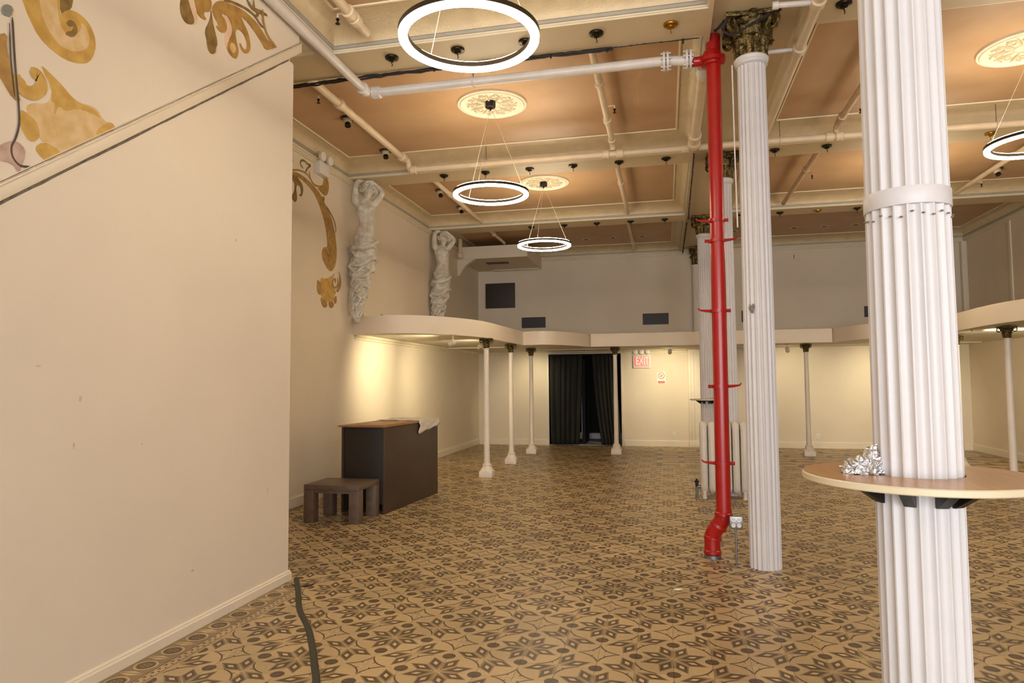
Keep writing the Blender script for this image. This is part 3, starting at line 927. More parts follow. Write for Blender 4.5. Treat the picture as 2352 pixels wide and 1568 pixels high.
def flute(nf, d):
    def fn(u, r):
        t = (u * nf) % 1
        return r if t < .16 else r - d * math.sin(PI * (t - .16) / .84) ** .8
    return fn
def make_column(top=4.16, rb=.123, rt=.113, cap=True):
    root = thing('fluted_column', '', 'column')
    n = 20 * 8
    MB().lathe([(rb, 0), (rb, .02), (rb, 1.4), (rt, top - .05)], n, rad=flute(20, .010)).build('shaft', 'column', root, angle=30)
    MB().lathe([(rt + .001, top - .06), (rt + .016, top - .05), (rt + .016, top - .03), (rt + .024, top - .022), (rt + .027, top), (rt + .018, top + .012), (rt - .02, top + .014)], 48).build('collar', 'column', root)
    if cap:
        make_capital(root, top + .01, .120, .225, 4.498 - top - .01, 'gilt')
    return root
XC = .775
col0 = make_column()
COLS = [(.770, 2.40, 'nearest white fluted column, carrying the round wooden table'),
        (.752, 5.87, 'white fluted column beside the red standpipe'),
        (.800, 9.42, 'white fluted column right behind the radiator'),
        (.735, 12.93, 'farthest white fluted column with a round table, left of the red pipe')]
cols = []
for k, (x, y, lab) in enumerate(COLS):
    o = col0 if k == 0 else copy_tree(col0)
    place(o, (x, y, 0), lab, 'fluted columns in a row down the hall')
    cols.append(o)
# band and old nail marks on the nearest column, scuffs on the second
q = MB().lathe([(.1235, 2.035), (.1248, 2.038), (.1248, 2.088), (.1235, 2.091)], 64, cx=.770, cy=2.40)
q.build('plain_band', 'column', cols[0])
for k in range(13):
    a = R(-185 + 14 * k)
    z = 2.012 - .006 * (k % 3) - .004 * random.random()
    p = (.770 + .1235 * math.cos(a), 2.40 + .1235 * math.sin(a), z)
    MB().lathe([(0, -.003), (.004, -.002), (.0055, 0), (.004, .002), (0, .003)], 8, *p).build('nail_mark', 'scuff', cols[0])
for k, (a, z, w, h) in enumerate(((-128, 2.08, .010, .03), (-122, 2.065, .012, .035), (-117, 2.07, .008, .045), (-112, 2.09, .006, .02))):
    p = Vector((.752 + .1225 * math.cos(R(a)), 5.87 + .1225 * math.sin(R(a)), z))
    MB().lathe([(0, -h), (w * .7, -h * .6), (w, 0), (w * .5, h * .7), (0, h)], 6, *p).build('tape_remnant', 'scuff', cols[1])
# half column on the back wall above the mezzanine
hc = thing('half_column', 'half column with gilt capital against the back wall above the mezzanine', 'column', (.755, 15.85, 2.46))
MB().lathe([(.115, 2.46), (.115, 4.08)], 120, cx=.755, cy=15.87, rad=flute(20, .009)).build('shaft', 'small_column', hc, angle=30)
MB().lathe([(.115, 4.04), (.135, 4.06), (.135, 4.09), (.1, 4.095)], 32, cx=.755, cy=15.87).build('collar', 'small_column', hc)
cp = thing('tmp', '', 'x')
c_ = make_capital(cp, 0, .112, .185, .40, 'gilt')
c_.parent = hc
c_.location = (0, .02, 4.095 - 2.46)
bpy.data.objects.remove(cp)

# ---- round tables fixed round the columns
def column_table(x, y, z, rad, label, det=True):
    t = thing('column_table', label, 'table', (x, y, z - .12), 'round tables fixed round the columns')
    q = MB()
    q.lathe([(.128, -.020), (.128, 0), (rad - .003, 0)], 72, x, y, z, caps=False)
    q.build('tabletop', 'table_wood', t)
    q = MB()
    q.lathe([(rad - .003, 0), (rad, -.003), (rad, -.019), (rad - .003, -.022), (.128, -.022)], 72, x, y, z, caps=False)
    q.build('table_edge', 'table_edge', t)
    for a in (-118, -82, -60, 30, 120, 200):
        c, s = math.cos(R(a)), math.sin(R(a))
        fn = lambda u, v, w, c=c, s=s: (x + c * u - s * w, y + s * u + c * w, z + v)
        MB().prism([(.128, -.024), (.215, -.024), (.215, -.034), (.138, -.085), (.128, -.085)], -.016, .016, fn).build('bracket', 'black_metal', t, smooth=False)
    MB().lathe([(.127, -.024), (.136, -.024), (.136, -.044), (.127, -.044)], 40, x, y, z, caps=False).build('clamp_ring', 'black_metal', t)
    return t
column_table(.770, 2.40, 1.20, .337, 'large round wooden table with pale edge on the nearest column')
column_table(.735, 12.93, 1.155, .31, 'small far round wooden table on the farthest column')
# crumpled foil on the near table
random.seed(5)
bm = bmesh.new()
bmesh.ops.create_icosphere(bm, subdivisions=4, radius=1)
for v in bm.verts:
    d = v.co.normalized()
    n1 = math.sin(d.x * 9 + 1) * math.cos(d.y * 8 + d.z * 5) + .6 * math.sin(d.z * 17 + d.x * 11) + .5 * math.cos(d.y * 23 - d.x * 9)
    s = 1 + .16 * n1 + .10 * (random.random() - .5)
    hz = max(0, d.z)
    v.co = Vector((d.x * .062 * s, d.y * .05 * s, (max(-.05, d.z) + .05) * .062 * s * (1.25 if d.x > .1 else .75)))
me = bpy.data.meshes.new('crumpled_foil')
bm.to_mesh(me)
bm.free()
me.materials.append(MATS['foil'])
fo = bpy.data.objects.new('crumpled_foil', me)
COL.objects.link(fo)
fo.location = (.612, 2.385, 1.2005)
tag(fo, 'crumpled silver foil lying on the near round table', 'foil')

# ---- slim cast-iron posts under the mezzanine
def make_post():
    t = thing('mezzanine_post', '', 'column')
    q = MB()
    q.box(-.105, .105, -.105, .105, 0, .095)
    b = q.build('plinth', 'small_column', t, bevel=.006)
    MB().lathe([(.118, .093), (.112, .11), (.088, .135), (.074, .165), (.070, .175), (.074, .182), (.074, .196), (.060, .205), (.058, .215)], 8, rad=None).build('base', 'small_column', t)
    MB().lathe([(.048, .205), (.047, .4), (.039, 2.03)], 20).build('shaft', 'small_column', t)
    MB().lathe([(.040, 2.015), (.047, 2.020), (.047, 2.032), (.040, 2.037)], 20).build('collar', 'small_column', t)
    make_capital(t, 2.03, .046, .098, .163, 'gilt_small')
    return t
p0 = make_post()
POSTS = [(-2.785, 10.54, 'slim white post nearest the dark cabinet, first of three in a row'), (-2.785, 12.30, 'slim white post, middle one of the three beside the left wall'),
         (-2.745, 14.05, 'slim white post, third and farthest in the row by the left wall'), (-1.010, 14.20, 'slim white post standing in front of the curtained doorway'),
         (2.710, 14.40, 'slim white post between the big columns before the back wall'), (4.535, 10.50, 'slim white post at far right, rising behind the round table'),
         (4.640, 12.45, 'slim white post mostly hidden behind the nearest fluted column')]
for k, (x, y, lab) in enumerate(POSTS):
    o = p0 if k == 0 else copy_tree(p0)
    place(o, (x, y, 0), lab, 'slim posts under the mezzanine')

# ---- red standpipe
RX_, RY_ = .452, 6.05
st = thing('standpipe', 'bright red fire standpipe rising from floor to ceiling', 'standpipe', (.36, 6.1, 0))
MB().tube([(RX_, RY_, .36), (RX_ + .012, RY_, 4.495)], .061, 28).build('riser', 'red', st)
MB().tube([(.357, 6.1, .030), (.357, 6.1, .16)], .066, 28).build('lower_pipe', 'red', st)
path = smoothpath([(.357, 6.1, .12), (.360, 6.098, .18), (.385, 6.085, .24), (.425, 6.065, .30), (.450, 6.052, .36), (RX_, RY_, .42)], 4)
MB().tube(path, .0665, 28).build('offset_bend', 'red', st)
for p, d in (((.357, 6.1, .05), (0, 0, 1)), ((.362, 6.098, .165), (.12, 0, 1)), ((.408, 6.075, .27), (.7, 0, 1)), ((.450, 6.052, .375), (.1, 0, 1))):
    P, D = Vector(p), Vector(d).normalized()
    MB().tube([P - D * .018, P - D * .012, P + D * .012, P + D * .018], [.068, .0745, .0745, .068], 28).build('hub', 'red', st)
MB().lathe([(.058, 0), (.07, 0), (.07, .026), (.058, .030)], 28, .357, 6.1, 0).build('floor_flange', 'steel', st)
fl_ = MB().lathe([(.062, -.055), (.080, -.05), (.082, -.028), (.108, -.026), (.108, .006), (.082, .008), (.080, .05), (.064, .075)], 28, RX_, RY_, 4.285).build('flange_coupling', 'red', st)
for k in range(6):
    a = 2 * PI * k / 6 + .3
    MB().lathe([(.009, -.036), (.009, .016)], 6, RX_ + .096 * math.cos(a), RY_ + .096 * math.sin(a), 4.285).build('bolt', 'red', fl_)
for sx in (-1, 1):
    MB().lathe([(.03, 0), (.045, .02), (.045, .07), (.03, .08)], 18, RX_ + .03, RY_, 4.285, axis='x').build('side_boss', 'red', fl_) if sx > 0 else MB().lathe([(.03, -.115), (.045, -.10), (.045, -.02), (.03, 0)], 18, RX_ - .055, RY_, 4.285, axis='x').build('side_boss', 'red', fl_)
for k, (z, sgn) in enumerate(((2.864, -1), (2.69, 1), (2.086, -1), (1.444, 1), (.799, -1))):
    cl = MB().lathe([(.062, -.014), (.069, -.014), (.069, .014), (.062, .014)], 28, RX_, RY_, z).build('pipe_clamp', 'red', st)
    MB().tube([(RX_ + sgn * .062, RY_ - .01, z), (RX_ + sgn * .11, RY_ - .012, z + .003), (RX_ + sgn * .155, RY_ - .012, z + .010), (RX_ + sgn * .168, RY_ - .012, z + .028)], [.014, .011, .007, .006], 8).build('clamp_arm', 'red', cl)
    MB().tube([(RX_ - sgn * .062, RY_ - .01, z), (RX_ - sgn * .10, RY_ - .012, z)], [.013, .015], 8).build('clamp_ear', 'red', cl)

# ---- floor-standing outlet box on a conduit
ob = thing('outlet_post', 'grey metal socket box on a thin conduit between red pipe and column', 'outlet', (.535, 5.90, 0))
MB().tube([(.532, 5.905, 0), (.532, 5.905, .30)], .0085, 10).build('conduit', 'steel', ob)
MB().lathe([(.022, 0), (.022, .004), (.012, .008)], 14, .532, 5.905, 0).build('floor_plate', 'steel', ob)
bx = MB().box(.487, .583, 5.885, 5.935, .292, .388).build('socket_box', 'steel', ob, bevel=.004)
fp = MB().box(.485, .585, 5.881, 5.886, .290, .390).build('face_plate', 'steel', ob, bevel=.003)
for dx in (-.022, .022):
    for dz in (-.022, .022):
        s_ = MB().lathe([(.0165, -.004), (.0165, .002)], 16, .535 + dx, 5.881, .340 + dz, axis='y').build('socket', 'outlet_white', fp)
        for e in (-.006, .006):
            MB().box(.535 + dx + e - .0012, .535 + dx + e + .0012, 5.8755, 5.8775, .340 + dz - .001, .340 + dz + .008).build('slot', 'outlet_slot', fp, smooth=False)

# ---- radiator
rd = thing('radiator', 'old white cast iron radiator behind the red standpipe', 'radiator', (.71, 9.15, 0))
y0, y1 = 9.075, 9.235
sm = None
for k in range(6):
    x = .455 + .098 * k
    lp = []
    for zc, ang in ((.885, range(0, 181, 30)), (.14, range(180, 361, 30))):
        for a in ang:
            lp.append((x, (y0 + y1) / 2 + (y1 - y0) / 2 * math.cos(R(a)), zc + .045 * math.sin(R(a))))
    q = MB().tube(lp, .044, 12, closed=True)
    q.tube([(x, (y0 + y1) / 2, .12), (x, (y0 + y1) / 2, .90)], .030, 10)
    q.build('radiator_section', 'radiator', rd)
for z in (.135, .885):
    MB().tube([(.43, 9.155, z), (.97, 9.155, z)], .026, 12).build('nipple_pipe', 'radiator', rd)
for x in (.455, .945):
    for y in (y0, y1):
        MB().lathe([(.030, 0), (.026, .02), (.022, .06), (.030, .10)], 12, x, y, 0).build('foot', 'radiator', rd)
MB().tube([(.40, 9.155, .80), (.985, 9.155, .80)], .007, 8).build('tie_rod', 'radiator', rd)
vl = MB().tube([(.43, 9.155, .135), (.372, 9.155, .135)], .022, 12).build('valve', 'steel', rd)
MB().lathe([(.018, 0), (.018, .05), (.028, .055), (.028, .075), (.012, .08), (.012, .1)], 12, .362, 9.155, .135).build('valve_handle', 'black_metal', vl)
MB().tube([(.362, 9.155, 0), (.362, 9.155, .16)], .016, 10).build('supply_pipe', 'steel', vl)

# ---- dark bar cabinet, bench and cloth
ca = thing('bar_cabinet', 'dark brown bar cabinet with plywood top against the left wall', 'cabinet', (-3.155, 7.352, 0))
CW, CL, CH = .565, 1.56, .985
ca.rotation_euler = (0, 0, 0)
th = R(-4.0)
def cb(u, v, w):   # u across to the left, v along the side, w up
    return (-3.155 - math.cos(th) * u - math.sin(th) * v, 7.352 - math.sin(th) * u + math.cos(th) * v, w)
def cbox(u0, u1, v0, v1, w0, w1, nm, m, par, bevel=.003):
    q = MB().box(u0, u1, v0, v1, w0, w1)
    q.v = [cb(*p) for p in q.v]
    q.f = [t[::-1] for t in q.f]
    return q.build(nm, m, par, bevel=bevel)
cbox(0, .025, 0, CL, 0, CH, 'side_panel', 'cabinet', ca)
cbox(CW - .025, CW, 0.02, CL, 0, CH, 'side_panel', 'cabinet', ca)
cbox(.025, CW - .025, .03, .05, .12, CH - .002, 'front_panel', 'cabinet_dark', ca)
cbox(.025, CW - .025, CL - .02, CL, .02, CH, 'back_panel', 'cabinet', ca)
cbox(.025, CW - .025, .05, CL - .02, .10, .12, 'bottom_shelf', 'cabinet_dark', ca)
tpn = cbox(-.008, CW + .03, -.012, CL + .01, CH, CH + .020, 'top_board', 'plywood', ca)
cbox(-.004, CW - .24, -.016, CL * .55, CH + .0205, CH + .026, 'top_veneer', 'plywood', ca, 0)
# cloth over the far end of the cabinet
q = MB()
rows = []
NU, NV = 18, 12
for j in range(NV + 1):
    v = .92 + (CL + .03 - .92) * j / NV
    row = []
    drop = .165 - .075 * j / NV + .006 * math.sin(j * 1.3)
    L = [(CW + .02 - (CW + .04) * i / (NU - 7), CH + .029 + .004 * math.sin(i * 1.7 + j)) for i in range(NU - 6)]
    edge = -.021
    L += [(edge - .004 * math.sin(j + k), CH + .028 - drop * (k + 1) / 7) for k in range(7)]
    rows.append([cb(u, v + (.02 * math.sin(i) if i > 11 else 0), w) for i, (u, w) in enumerate(L)])
q.loft(rows, closed=False)
o = q.build('cloth', 'cloth', loc=cb(CW / 2, 1.25, CH + .03))
md = o.modifiers.new('s', 'SOLIDIFY')
md.thickness = .002
tag(o, 'crumpled white cloth draped over the far end of the dark cabinet', 'cloth')

bn = thing('low_table', 'low brown wooden table with thick square legs before the dark cabinet', 'table', (-3.52, 7.1, 0))
bx0, bx1, by0, by1, bh = -3.845, -3.205, 6.79, 7.335, .405
MB().box(bx0, bx1, by0, by1, bh - .055, bh).build('tabletop', 'bench', bn, bevel=.004)
MB().box(bx0 + .01, bx1 - .01, by0 + .012, by0 + .035, bh - .09, bh - .055).build('apron', 'bench', bn, bevel=.003)
MB().box(bx0 + .01, bx1 - .01, by1 - .035, by1 - .012, bh - .09, bh - .055).build('apron', 'bench', bn, bevel=.003)
for x in (bx0, bx1 - .115):
    for y in (by0, by1 - .115):
        MB().box(x, x + .115, y, y + .115, 0, bh - .055).build('leg', 'bench', bn, bevel=.004)

# ---- floor cable, paper scrap
cp_ = smoothpath([(-2.80, 4.845, 0), (-2.62, 4.56, 0), (-2.40, 4.20, 0), (-2.17, 3.90, 0), (-1.98, 3.61, 0), (-1.84, 3.38, 0), (-1.72, 3.18, 0), (-1.45, 2.7, 0), (-1.25, 2.2, 0)], 6)
q = MB()
ri = []
for i, p in enumerate(cp_):
    t = (cp_[min(i + 1, len(cp_) - 1)] - cp_[max(i - 1, 0)]).normalized()
    n_ = Vector((-t.y, t.x, 0))
    ri.append([tuple(p + n_ * (.020 * c) + Vector((0, 0, .0005 + .016 * s))) for c, s in ((1, 0), (.8, .55), (.4, .95), (-.4, .95), (-.8, .55), (-1, 0))])
q.loft(ri, closed=True)
o = q.build('floor_cable', 'rubber', loc=(-1.98, 3.61, 0))
tag(o, 'dark rubber cable strip running over the floor from the stair wall', 'cable')
q = MB().prism([(-.03, -.012), (.0, -.022), (.035, .0), (.022, .014), (-.02, .012)], .0015, .004)
q.v = [(x + .054, y + 5.127, z + .006 * max(0, x * 20)) for x, y, z in q.v]
tag(q.build('paper_scrap', 'paper', loc=(.054, 5.127, 0)), 'small white paper scrap on the tiled floor', 'paper')

# ---- curtains in the doorway
def curtain(label, tl, tr_, bl, br, ph, hem=0.03):
    N, M = 60, 14
    q = MB()
    rows = []
    for j in range(M + 1):
        t = j / M
        row = []
        for i in range(N + 1):
            s = i / N
            x0_ = tl + (bl - tl) * t ** 1.6
            x1_ = tr_ + (br - tr_) * t ** 1.6
            a = s * 2 * PI * 6 + ph
            amp = .030 + .015 * t
            y = 15.93 + amp * math.sin(a + .6 * math.sin(3 * t)) + .012 * math.sin(a * 2.3 + 2 * t)
            row.append((x0_ + (x1_ - x0_) * s + .012 * math.cos(a), y - .04, 2.10 - (2.10 - hem) * t))
        rows.append(row)
    q.loft(rows, closed=False)
    o = q.build('curtain', 'curtain', loc=((tl + tr_) / 2, 15.9, hem), angle=80)
    m_ = o.modifiers.new('s', 'SOLIDIFY')
    m_.thickness = .004
    return tag(o, label, 'curtain', 'black curtains in the doorway')
curtain('black pleated curtain filling the left half of the doorway', -2.68, -1.90, -2.66, -2.00, .3)
curtain('black curtain pulled aside in the right half of the doorway', -1.66, -1.10, -1.47, -1.02, 1.3)
rd_ = MB().tube([(-2.69, 15.9, 2.115), (-1.02, 15.9, 2.115)], .010, 10).build('curtain_rod', 'black_metal', loc=(-1.86, 15.9, 2.115))
tag(rd_, 'thin black rod across the head of the doorway', 'rod')
# ---- ring lamps on ceiling medallions
def make_medallion():
    t = thing('ceiling_medallion', '', 'medallion')
    MB().lathe([(0, -.012), (.30, -.012), (.318, -.018), (.330, -.030), (.345, -.036), (.358, -.034), (.366, -.024), (.376, -.026), (.388, -.020), (.392, 0)][::-1], 64).build('disc', 'medallion', t)
    random.seed(3)
    for k in range(10):
        a0 = 2 * PI * k / 10
        pts = []
        for s in range(16):
            an = s * .55
            q_ = .062 * (1 - s / 19)
            cx_, cy_ = .215 * math.cos(a0), .215 * math.sin(a0)
            pts.append((cx_ + q_ * math.cos(an + a0), cy_ + q_ * math.sin(an + a0), -.014))
        MB().tube(pts, [.013 * (1 - s / 24) for s in range(16)], 6).build('relief_scroll', 'medallion_relief', t)
        a1 = a0 + PI / 10
        c, s = math.cos(a1), math.sin(a1)
        MB().tube([(.10 * c, .10 * s, -.013), (.15 * c, .15 * s, -.018), (.22 * c, .22 * s, -.018), (.285 * c, .285 * s, -.013)], [.005, .017, .015, .004], 6).build('relief_leaf', 'medallion_relief', t)
    MB().tube([(.088 * math.cos(2 * PI * k / 24), .088 * math.sin(2 * PI * k / 24), -.013) for k in range(24)], .007, 6, closed=True).build('relief_ring', 'medallion_relief', t)
    return t
def make_ring(h):
    """origin at the ceiling; ring hangs h below"""
    t = thing('ring_lamp', '', 'lamp')
    MB().lathe([(0, 0), (.058, 0), (.060, -.006), (.060, -.064), (.052, -.070), (.014, -.072), (.010, -.10), (0, -.10)][::-1], 8).build('canopy', 'black_metal', t, angle=30)
    N = 72
    r0_, r1_ = .364, .415
    def ring(prof, nm, m):
        q = MB()
        rs = []
        for r, z in prof + [prof[0]]:
            rs.append([(r * math.cos(2 * PI * k / N), r * math.sin(2 * PI * k / N), -h + z) for k in range(N)])
        q.loft(rs)
        return q.build(nm, m, t, angle=50)
    ring([(r0_ + .004, 0), (r0_, .006), (r0_, .018), (r1_, .018), (r1_, .006), (r1_ - .004, 0)][::-1], 'diffuser', 'ring_light')
    ring([(r0_ - .003, .0182), (r0_ - .003, .048), (r1_ + .004, .048), (r1_ + .004, .0182)][::-1], 'ring_body', 'ring_frame')
    ring([(r0_ + .004, .0482), (r0_ + .006, .055), (r1_ - .006, .055), (r1_ - .004, .0482)][::-1], 'uplight_strip', 'ring_light')
    for k in range(3):
        a = R(-95 + 120 * k)
        p = ((r0_ + r1_) / 2 * math.cos(a), (r0_ + r1_) / 2 * math.sin(a), -h + .055)
        MB().tube([p, (.02 * math.cos(a), .02 * math.sin(a), -.098)], .0022, 5).build('suspension_wire', 'wire', t)
    return t
MED = [(-1.15, 3.85), (-1.84, 7.28), (-1.80, 10.42), (3.38, 7.2), (3.40, 10.42)]
LBL = ['large nearest ring lamp at the top of the picture', 'middle glowing ring lamp left of the red pipe', 'farthest glowing ring lamp, before the dark upper back wall', 'glowing ring lamp at the right edge of the picture', 'ring lamp hidden behind the nearest column']
ML = ['plaster medallion above the nearest ring lamp', 'round plaster ceiling medallion in the second bay, left of the red pipe', 'round plaster ceiling medallion in the third bay, smallest in view', 'round plaster ceiling medallion at the right edge of the picture', 'plaster medallion in the far right bay behind the nearest column']
RZ = [3.515, 3.545, 3.59, 3.655, 3.60]
RO = [(.055, -.06), (0, -.08), (0, -.05), (.05, -.02), (0, 0)]
m0 = make_medallion()
for k, (x, y) in enumerate(MED):
    o = m0 if k == 0 else copy_tree(m0)
    place(o, (x, y, ZP), ML[k], 'plaster ceiling medallions')
    l = make_ring(ZP - .0125 - RZ[k])
    place(l, (x + RO[k][0], y + RO[k][1], ZP - .0125), LBL[k], 'ring lamps hung from the ceiling')

# ---- lampholders on the beam soffits
def make_holder(m):
    t = thing('lampholder', '', 'lampholder')
    MB().lathe([(0, 0), (.060, 0), (.062, -.006), (.058, -.018), (.042, -.024), (.030, -.026), (.030, -.036), (.020, -.042), (0, -.042)][::-1], 20).build('rose', m, t)
    MB().tube([(0, 0, -.042), (0, 0, -.062), (.006, 0, -.072), (.004, 0, -.084), (-.004, 0, -.084)], .004, 6).build('hook', m, t)
    return t
h0, h1 = make_holder('bronze'), make_holder('brass')
used = {}
ORD = ['first', 'second', 'third', 'fourth', 'fifth', 'sixth']
rows_ = [(5.62, 'nearest beam', [-2.35, -1.73, -1.12, -.51, .10], [1.42, 2.04, 2.66, 3.28]), (9.10, 'second beam', [-3.01, -2.40, -1.77, -1.17, -.55, .066], [1.42, 2.04, 2.66, 3.27, 3.86]), (12.60, 'third beam', [-2.43, -1.80, -1.19, -.57, .045], [1.38, 2.02, 2.64, 3.27])]
for y, bn_, ls, rs in rows_:
    for side, xs in (('left', ls), ('right', rs)):
        for k, x in enumerate(xs):
            br_ = (bn_ == 'nearest beam' and side == 'left' and k == 4) or (bn_ == 'second beam' and side == 'right' and k == 4) or (bn_ == 'third beam' and side == 'right' and k == 2)
            src = h1 if br_ else h0
            o = src if src.name not in used else copy_tree(src)
            used[src.name] = 1
            lab = ('shiny brass' if br_ else 'dark bronze') + ' lampholder, %s from the left under the %s %s of the columns' % (ORD[k], bn_, side)
            place(o, (x, y, ZS), lab, 'lampholders under the beams')

# ---- recessed downlights in the far bay and black eyeball lights beside the pipe
def downlight(x, y, z, label, group, r=.055):
    t = thing('downlight', label, 'downlight', (x, y, z), group)
    MB().lathe([(r, -.004), (r + .022, -.004), (r + .022, 0), (r, 0)][::-1], 24, x, y, z, caps=False).build('trim_ring', 'moulding', t)
    MB().lathe([(0, -.0015), (r, -.003)], 24, x, y, z).build('well', 'vent_dark', t)
    return t
for k, x in enumerate((-1.65, -1.06, -.43)):
    downlight(x, 14.93, ZP, 'dark recessed downlight, %s from the left in the far bay left of the columns' % ORD[k], 'recessed downlights in the far bay')
for k, x in enumerate((1.47, 2.66, 3.24, 3.83)):
    downlight(x, 14.90, ZP, 'dark recessed downlight, %s from the left in the far bay right of the columns' % ORD[k], 'recessed downlights in the far bay')
def eyeball(x, y, z, label):
    t = thing('eyeball_light', label, 'spotlight', (x, y, z), 'eyeball spotlights in the ceiling')
    MB().lathe([(.045, -.010), (.085, -.010), (.088, 0)][::-1], 24, x, y, z, caps=False).build('trim_ring', 'bronze', t)
    MB().lathe([(0, -.075), (.032, -.072), (.047, -.050), (.052, -.02), (.045, -.002)], 20, x, y, z).build('ball', 'moulding', t)
    MB().tube([(x + .006, y - .008, z - .072), (x + .014, y - .02, z - .105)], [.034, .036], 16).build('lamp_can', 'black_metal', t)
eyeball(-3.60, 7.28, ZP, 'eyeball spotlight beside the left pipe in the second bay, nearer one')
eyeball(-3.62, 8.45, ZP, 'eyeball spotlight in the second bay at the pipe elbow')
eyeball(-3.52, 10.45, ZP, 'black eyeball spotlight beside the left pipe in the third bay, nearer one')
eyeball(-3.50, 11.55, ZP, 'black eyeball spotlight beside the left pipe in the third bay, farther one')
eyeball(4.90, 11.40, ZP, 'black eyeball spotlight in the right third bay near the round lamp')

# ---- pipes under the ceiling
def pipe(name, label, pts, r, m, coup=(), hang=(), group='painted pipes under the ceiling', heads=()):
    t = thing(name, label, 'pipe', pts[0], group)
    MB().tube(pts, r, 16).build('pipe_length', m, t)
    for p, d in coup:
        P, D = Vector(p), Vector(d).normalized()
        MB().tube([P - D * r * 1.1, P - D * r * .9, P + D * r * .9, P + D * r * 1.1], [r * 1.15, r * 1.38, r * 1.38, r * 1.15], 16).build('coupling', m, t)
    for p, d in heads:
        P, D = Vector(p), Vector(d)
        E_ = P + D
        br = MB().tube([P, P + D * .8, E_, E_ + Vector((0, 0, -.035))], .010, 8).build('head_branch', m, t)
        MB().lathe([(.006, 0), (.014, -.006), (.014, -.020), (.007, -.024), (.007, -.044), (.020, -.047), (.020, -.051), (0, -.052)][::-1], 10, E_.x, E_.y, E_.z - .03).build('sprinkler_head', 'bronze', br)
    for p, zt in hang:
        P = Vector(p)
        hg = MB().tube([(P.x + r * 1.15 * math.cos(a * PI / 8), P.y, P.z + r * 1.15 * math.sin(a * PI / 8)) for a in range(16)] if False else [(P.x, P.y + r * 1.12 * math.cos(a * PI / 8), P.z + r * 1.12 * math.sin(a * PI / 8)) for a in range(16)], .006, 6, closed=True).build('hanger', m, t)
        MB().tube([(P.x, P.y, P.z + r * 1.1), (P.x, P.y, zt)], .005, 6).build('hanger_rod', 'steel', hg)
    return t
Z1 = 4.34
px_ = -2.80
mainp = pipe('sprinkler_main', 'thick cream pipe along the stair wall turning along the nearest beam to the red standpipe',
     [(px_ - .01, 1.2, Z1 + .03), (px_, 5.6, Z1), (px_, 5.98, Z1)] + smoothpath([(px_, 6.04, Z1), (px_ + .02, 6.085, Z1), (px_ + .07, 6.10, Z1)], 4) + [(.05, 6.06, Z1 - .015), (.345, 6.055, Z1 - .045)], .043, 'pipe_white',
     coup=(((px_, 6.00, Z1), (0, 1, 0)), ((px_ + .09, 6.10, Z1), (1, 0, 0))), hang=(((-1.72, 6.083, Z1 - .005), 4.62),))
for k, x in enumerate((.06, .255)):
    t = None
    for s in (-1, 1):
        t = MB().lathe([(.044, s * .016 - .007), (.085, s * .016 - .009), (.085, s * .016 + .009), (.044, s * .016 + .007)], 24, x, 6.058, 4.318, axis='x').build('flange_plate', 'pipe_white', mainp)
    for j in range(6):
        a = 2 * PI * j / 6
        MB().lathe([(.007, -.045), (.007, .045)], 6, x, 6.058 + .068 * math.cos(a), 4.318 + .068 * math.sin(a), axis='x').build('bolt', 'pipe_white', t)
# fat fittings and valve at the head of the standpipe
t = thing('pipe_valve', 'bulky white valve body behind the head of the red standpipe', 'valve', (.40, 6.30, 4.3))
MB().lathe([(.05, 0), (.075, .02), (.085, .08), (.085, .13), (.05, .155)], 20, .40, 6.22, 4.345, axis='y').build('valve_body', 'pipe_white', t)
MB().lathe([(.05, .155), (.07, .165), (.072, .23), (.05, .25)], 20, .40, 6.22, 4.345, axis='y').build('valve_body', 'pipe_white', t)
Z2 = 4.36
pipe('sprinkler_pipe', 'fat yellowish pipe running along the girder beside the red standpipe', [(.395, 6.48, Z2), (.395, 8.50, Z2)], .055, 'pipe', coup=(((.395, 8.40, Z2), (0, 1, 0)), ((.395, 8.15, Z2), (0, 1, 0))))
ZC = 4.49
pipe('sprinkler_pipe', 'cream pipe crossing the second bay near the left wall', [(-3.36, 5.9, ZC), (-3.36, 8.42, ZC)], .043, 'pipe', coup=(((-3.36, 6.6, ZC), (0, 1, 0)), ((-3.36, 8.40, ZC), (0, 1, 0))), heads=(((-3.36, 6.35, ZC), (-.11, 0, 0)),))
pipe('sprinkler_pipe', 'cream pipe running along the front of the second beam left of the columns',
     [(-3.33, 8.46, ZC), (-3.33, 8.53, ZC - .03), (-3.33, 8.56, Z2 + .04), (-3.31, 8.56, Z2 + .01), (-3.27, 8.56, Z2), (-.59, 8.56, Z2), (.34, 8.56, Z2)], .040, 'pipe',
     coup=(((-3.26, 8.56, Z2), (1, 0, 0)), ((-.68, 8.56, Z2), (1, 0, 0)), ((-.50, 8.56, Z2), (1, 0, 0)), ((.30, 8.56, Z2), (1, 0, 0))), hang=(((-2.25, 8.56, Z2), 4.6),))
pipe('sprinkler_pipe', 'cream pipe crossing the middle of the second bay to a tee', [(-.592, 5.9, ZC), (-.592, 8.46, ZC), (-.592, 8.55, ZC - .03), (-.592, 8.56, Z2 + .045)], .036, 'pipe', coup=(((-.592, 6.75, ZC), (0, 1, 0)), ((-.592, 7.75, ZC), (0, 1, 0)), ((-.592, 8.42, ZC), (0, 1, 0))), heads=(((-.592, 7.35, ZC), (.11, 0, 0)),))
pipe('sprinkler_pipe', 'cream pipe along the second beam right of the columns', [(.46, 8.56, Z2), (1.3, 8.56, Z2), (XR - .02, 8.68, Z2)], .040, 'pipe', coup=(((1.95, 8.575, Z2), (1, 0, 0)), ((2.06, 8.577, Z2), (1, 0, 0))), hang=(((1.40, 8.563, Z2), 4.6), ((3.72, 8.61, Z2), 4.6)))
